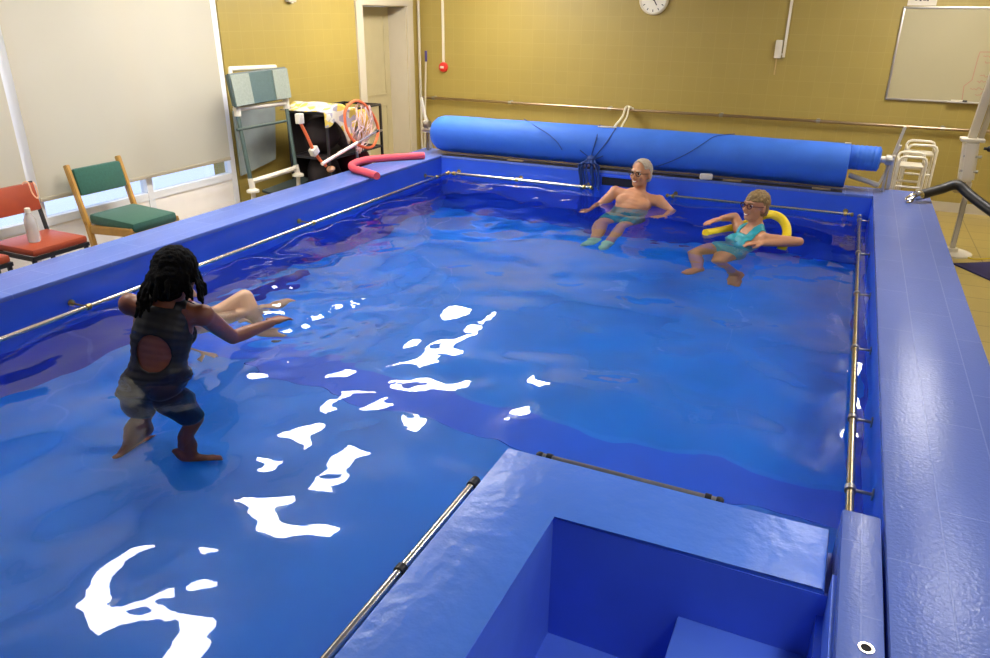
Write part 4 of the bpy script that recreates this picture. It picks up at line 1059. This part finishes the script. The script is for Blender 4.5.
fR_, fL_ = ((-1.72, 5.68, -.10), (-1.74, 5.54, -.08)), ((-1.60, 5.66, -.12), (-1.59, 5.52, -.10))
B.leg(mb, B.P+B.R*.09, kR_, *fR_)
B.leg(mb, B.P-B.R*.09, kL_, *fL_)
bp_ = person(mb, 'person', 'smiling grey-haired person in glasses and teal trunks, sitting chest deep by the far wall', .0075, 'skin_face')
B.face(bp_); B.glasses(bp_)
mb = MB(); B.torso(mb, .010, 0, .52)
for q, k_ in ((1, kR_), (-1, kL_)): B.leg(mb, B.P+B.R*q*.09, k_, k_, k_, 1, .012, only=.55)
remeshed(mb, 'swimming_trunks', 'trunks', bp_, .009, 3, thick=0)
B.hair(bp_, 'hair_grey', lambda x, y, z: z > -.07 and (y < -.01 or (z > .045 and y < .045)) and not (abs(x) > .06 and y > -.02 and z < .02), .007)
for o_, t_ in (fR_, fL_):
    a, t_ = V(o_), V(t_); d = (t_-a).normalized(); mb = MB().cap(a-d*.035+V((0, 0, .02)), .05, a+V((0, 0, .03)), .05).cap(a, .045, t_, .044).cap(t_, .044, t_+d*.03, .036)
    remeshed(mb, 'swim_shoe', 'shoe', bp_, .008, 3)

# ---------------- bather in glasses with the yellow noodle
C_ = Fig('f', (-0.705, 5.700, 0.055), (-0.595, 5.780, 0.155), (-0.490, 5.900, 0.395), (-.62, .70, 0), (-0.515, 5.880, 0.555), (-.66, -.75, .02), hs=1.02)
C_.R = -C_.R if C_.R.dot(V((-.4, .8, 0))) < 0 else C_.R
C_.F = C_.U.cross(C_.R).normalized(); C_.brow = 'hair_brown'
mb = MB(); C_.torso(mb); C_.head(mb)
cR, cL = C_.spine(.9)+C_.R*.165, C_.spine(.9)-C_.R*.165
C_.arm(mb, cR, (-.68, 6.11, .40), (-.77, 5.99, .40), (-.5, -.5, -.1), (0, .2, 1), .9); C_.thumb(mb, (-.77, 5.99, .40), (-.5, -.5, -.1), (0, .2, 1), -1)
C_.arm(mb, cL, (-.165, 5.745, .355), (-.40, 5.69, .325), (-1, -.1, -.1), (0, 0, 1), .9); C_.thumb(mb, (-.40, 5.69, .325), (-1, -.1, -.1), (0, 0, 1), 1)
C_.leg(mb, C_.P+C_.R*.085, (-.86, 5.50, .14), (-.79, 5.24, -.02), (-.83, 5.14, .01))
C_.leg(mb, C_.P-C_.R*.085, (-.68, 5.42, .08), (-.55, 5.46, -.25), (-.55, 5.35, -.29))
cp = person(mb, 'person', 'laughing person in glasses and turquoise swimsuit leaning on a yellow noodle', .0075, 'skin_face')
C_.face(cp); C_.glasses(cp, 'maroon', .0034)
mb = MB(); C_.torso(mb, .008)
for q in (-1, 1): mb.cap(C_.N-C_.U*.02+C_.R*q*.045, .042, C_.spine(.9)+C_.R*q*.12, .052)
def c_keep(p):
    l, b, u = C_.local(p)
    if u > .27 and abs(l) > .118: return False
    if u > .335 and abs(l) < .055: return False
    if u > .28 and b < 0 and abs(l) < .05: return False
    return True
remeshed(mb, 'swimsuit', 'suit_teal', cp, .008, 3, keep=c_keep, thick=.004)
C_.hair(cp, 'hair_brown', lambda x, y, z: z > -.085 and (y < .0 or (z > .04 and y < .085)) and not (abs(x) > .055 and -.03 < y and z < .0), .006, noise=.008)
pts = [(-.86, 5.86, .30), (-.76, 6.0, .30), (-.60, 6.13, .34), (-.45, 6.12, .44), (-.33, 6.0, .45), (-.265, 5.88, .38), (-.28, 5.74, .26)]
tag(MB().tube(smooth_pts(pts, 6), .034, 14).build('pool_noodle', 'yellow_foam'), 'yellow foam noodle curved behind the back of the bather in turquoise', 'pool noodle')

#ENDPEOPLE#

# ================================================================== WORLD & RENDER SETTINGS
wd = bpy.data.worlds.new('world'); S.world = wd; wd.use_nodes = True
bg = wd.node_tree.nodes['Background']; bg.inputs[0].default_value = (.66, .77, 1, 1); bg.inputs[1].default_value = 1.5
S.view_settings.view_transform = 'Standard'; S.view_settings.look = 'None'; S.view_settings.gamma = 1
S.view_settings.exposure = 0
S.cycles.use_denoising = True
S.cycles.max_bounces = 10; S.cycles.transparent_max_bounces = 12
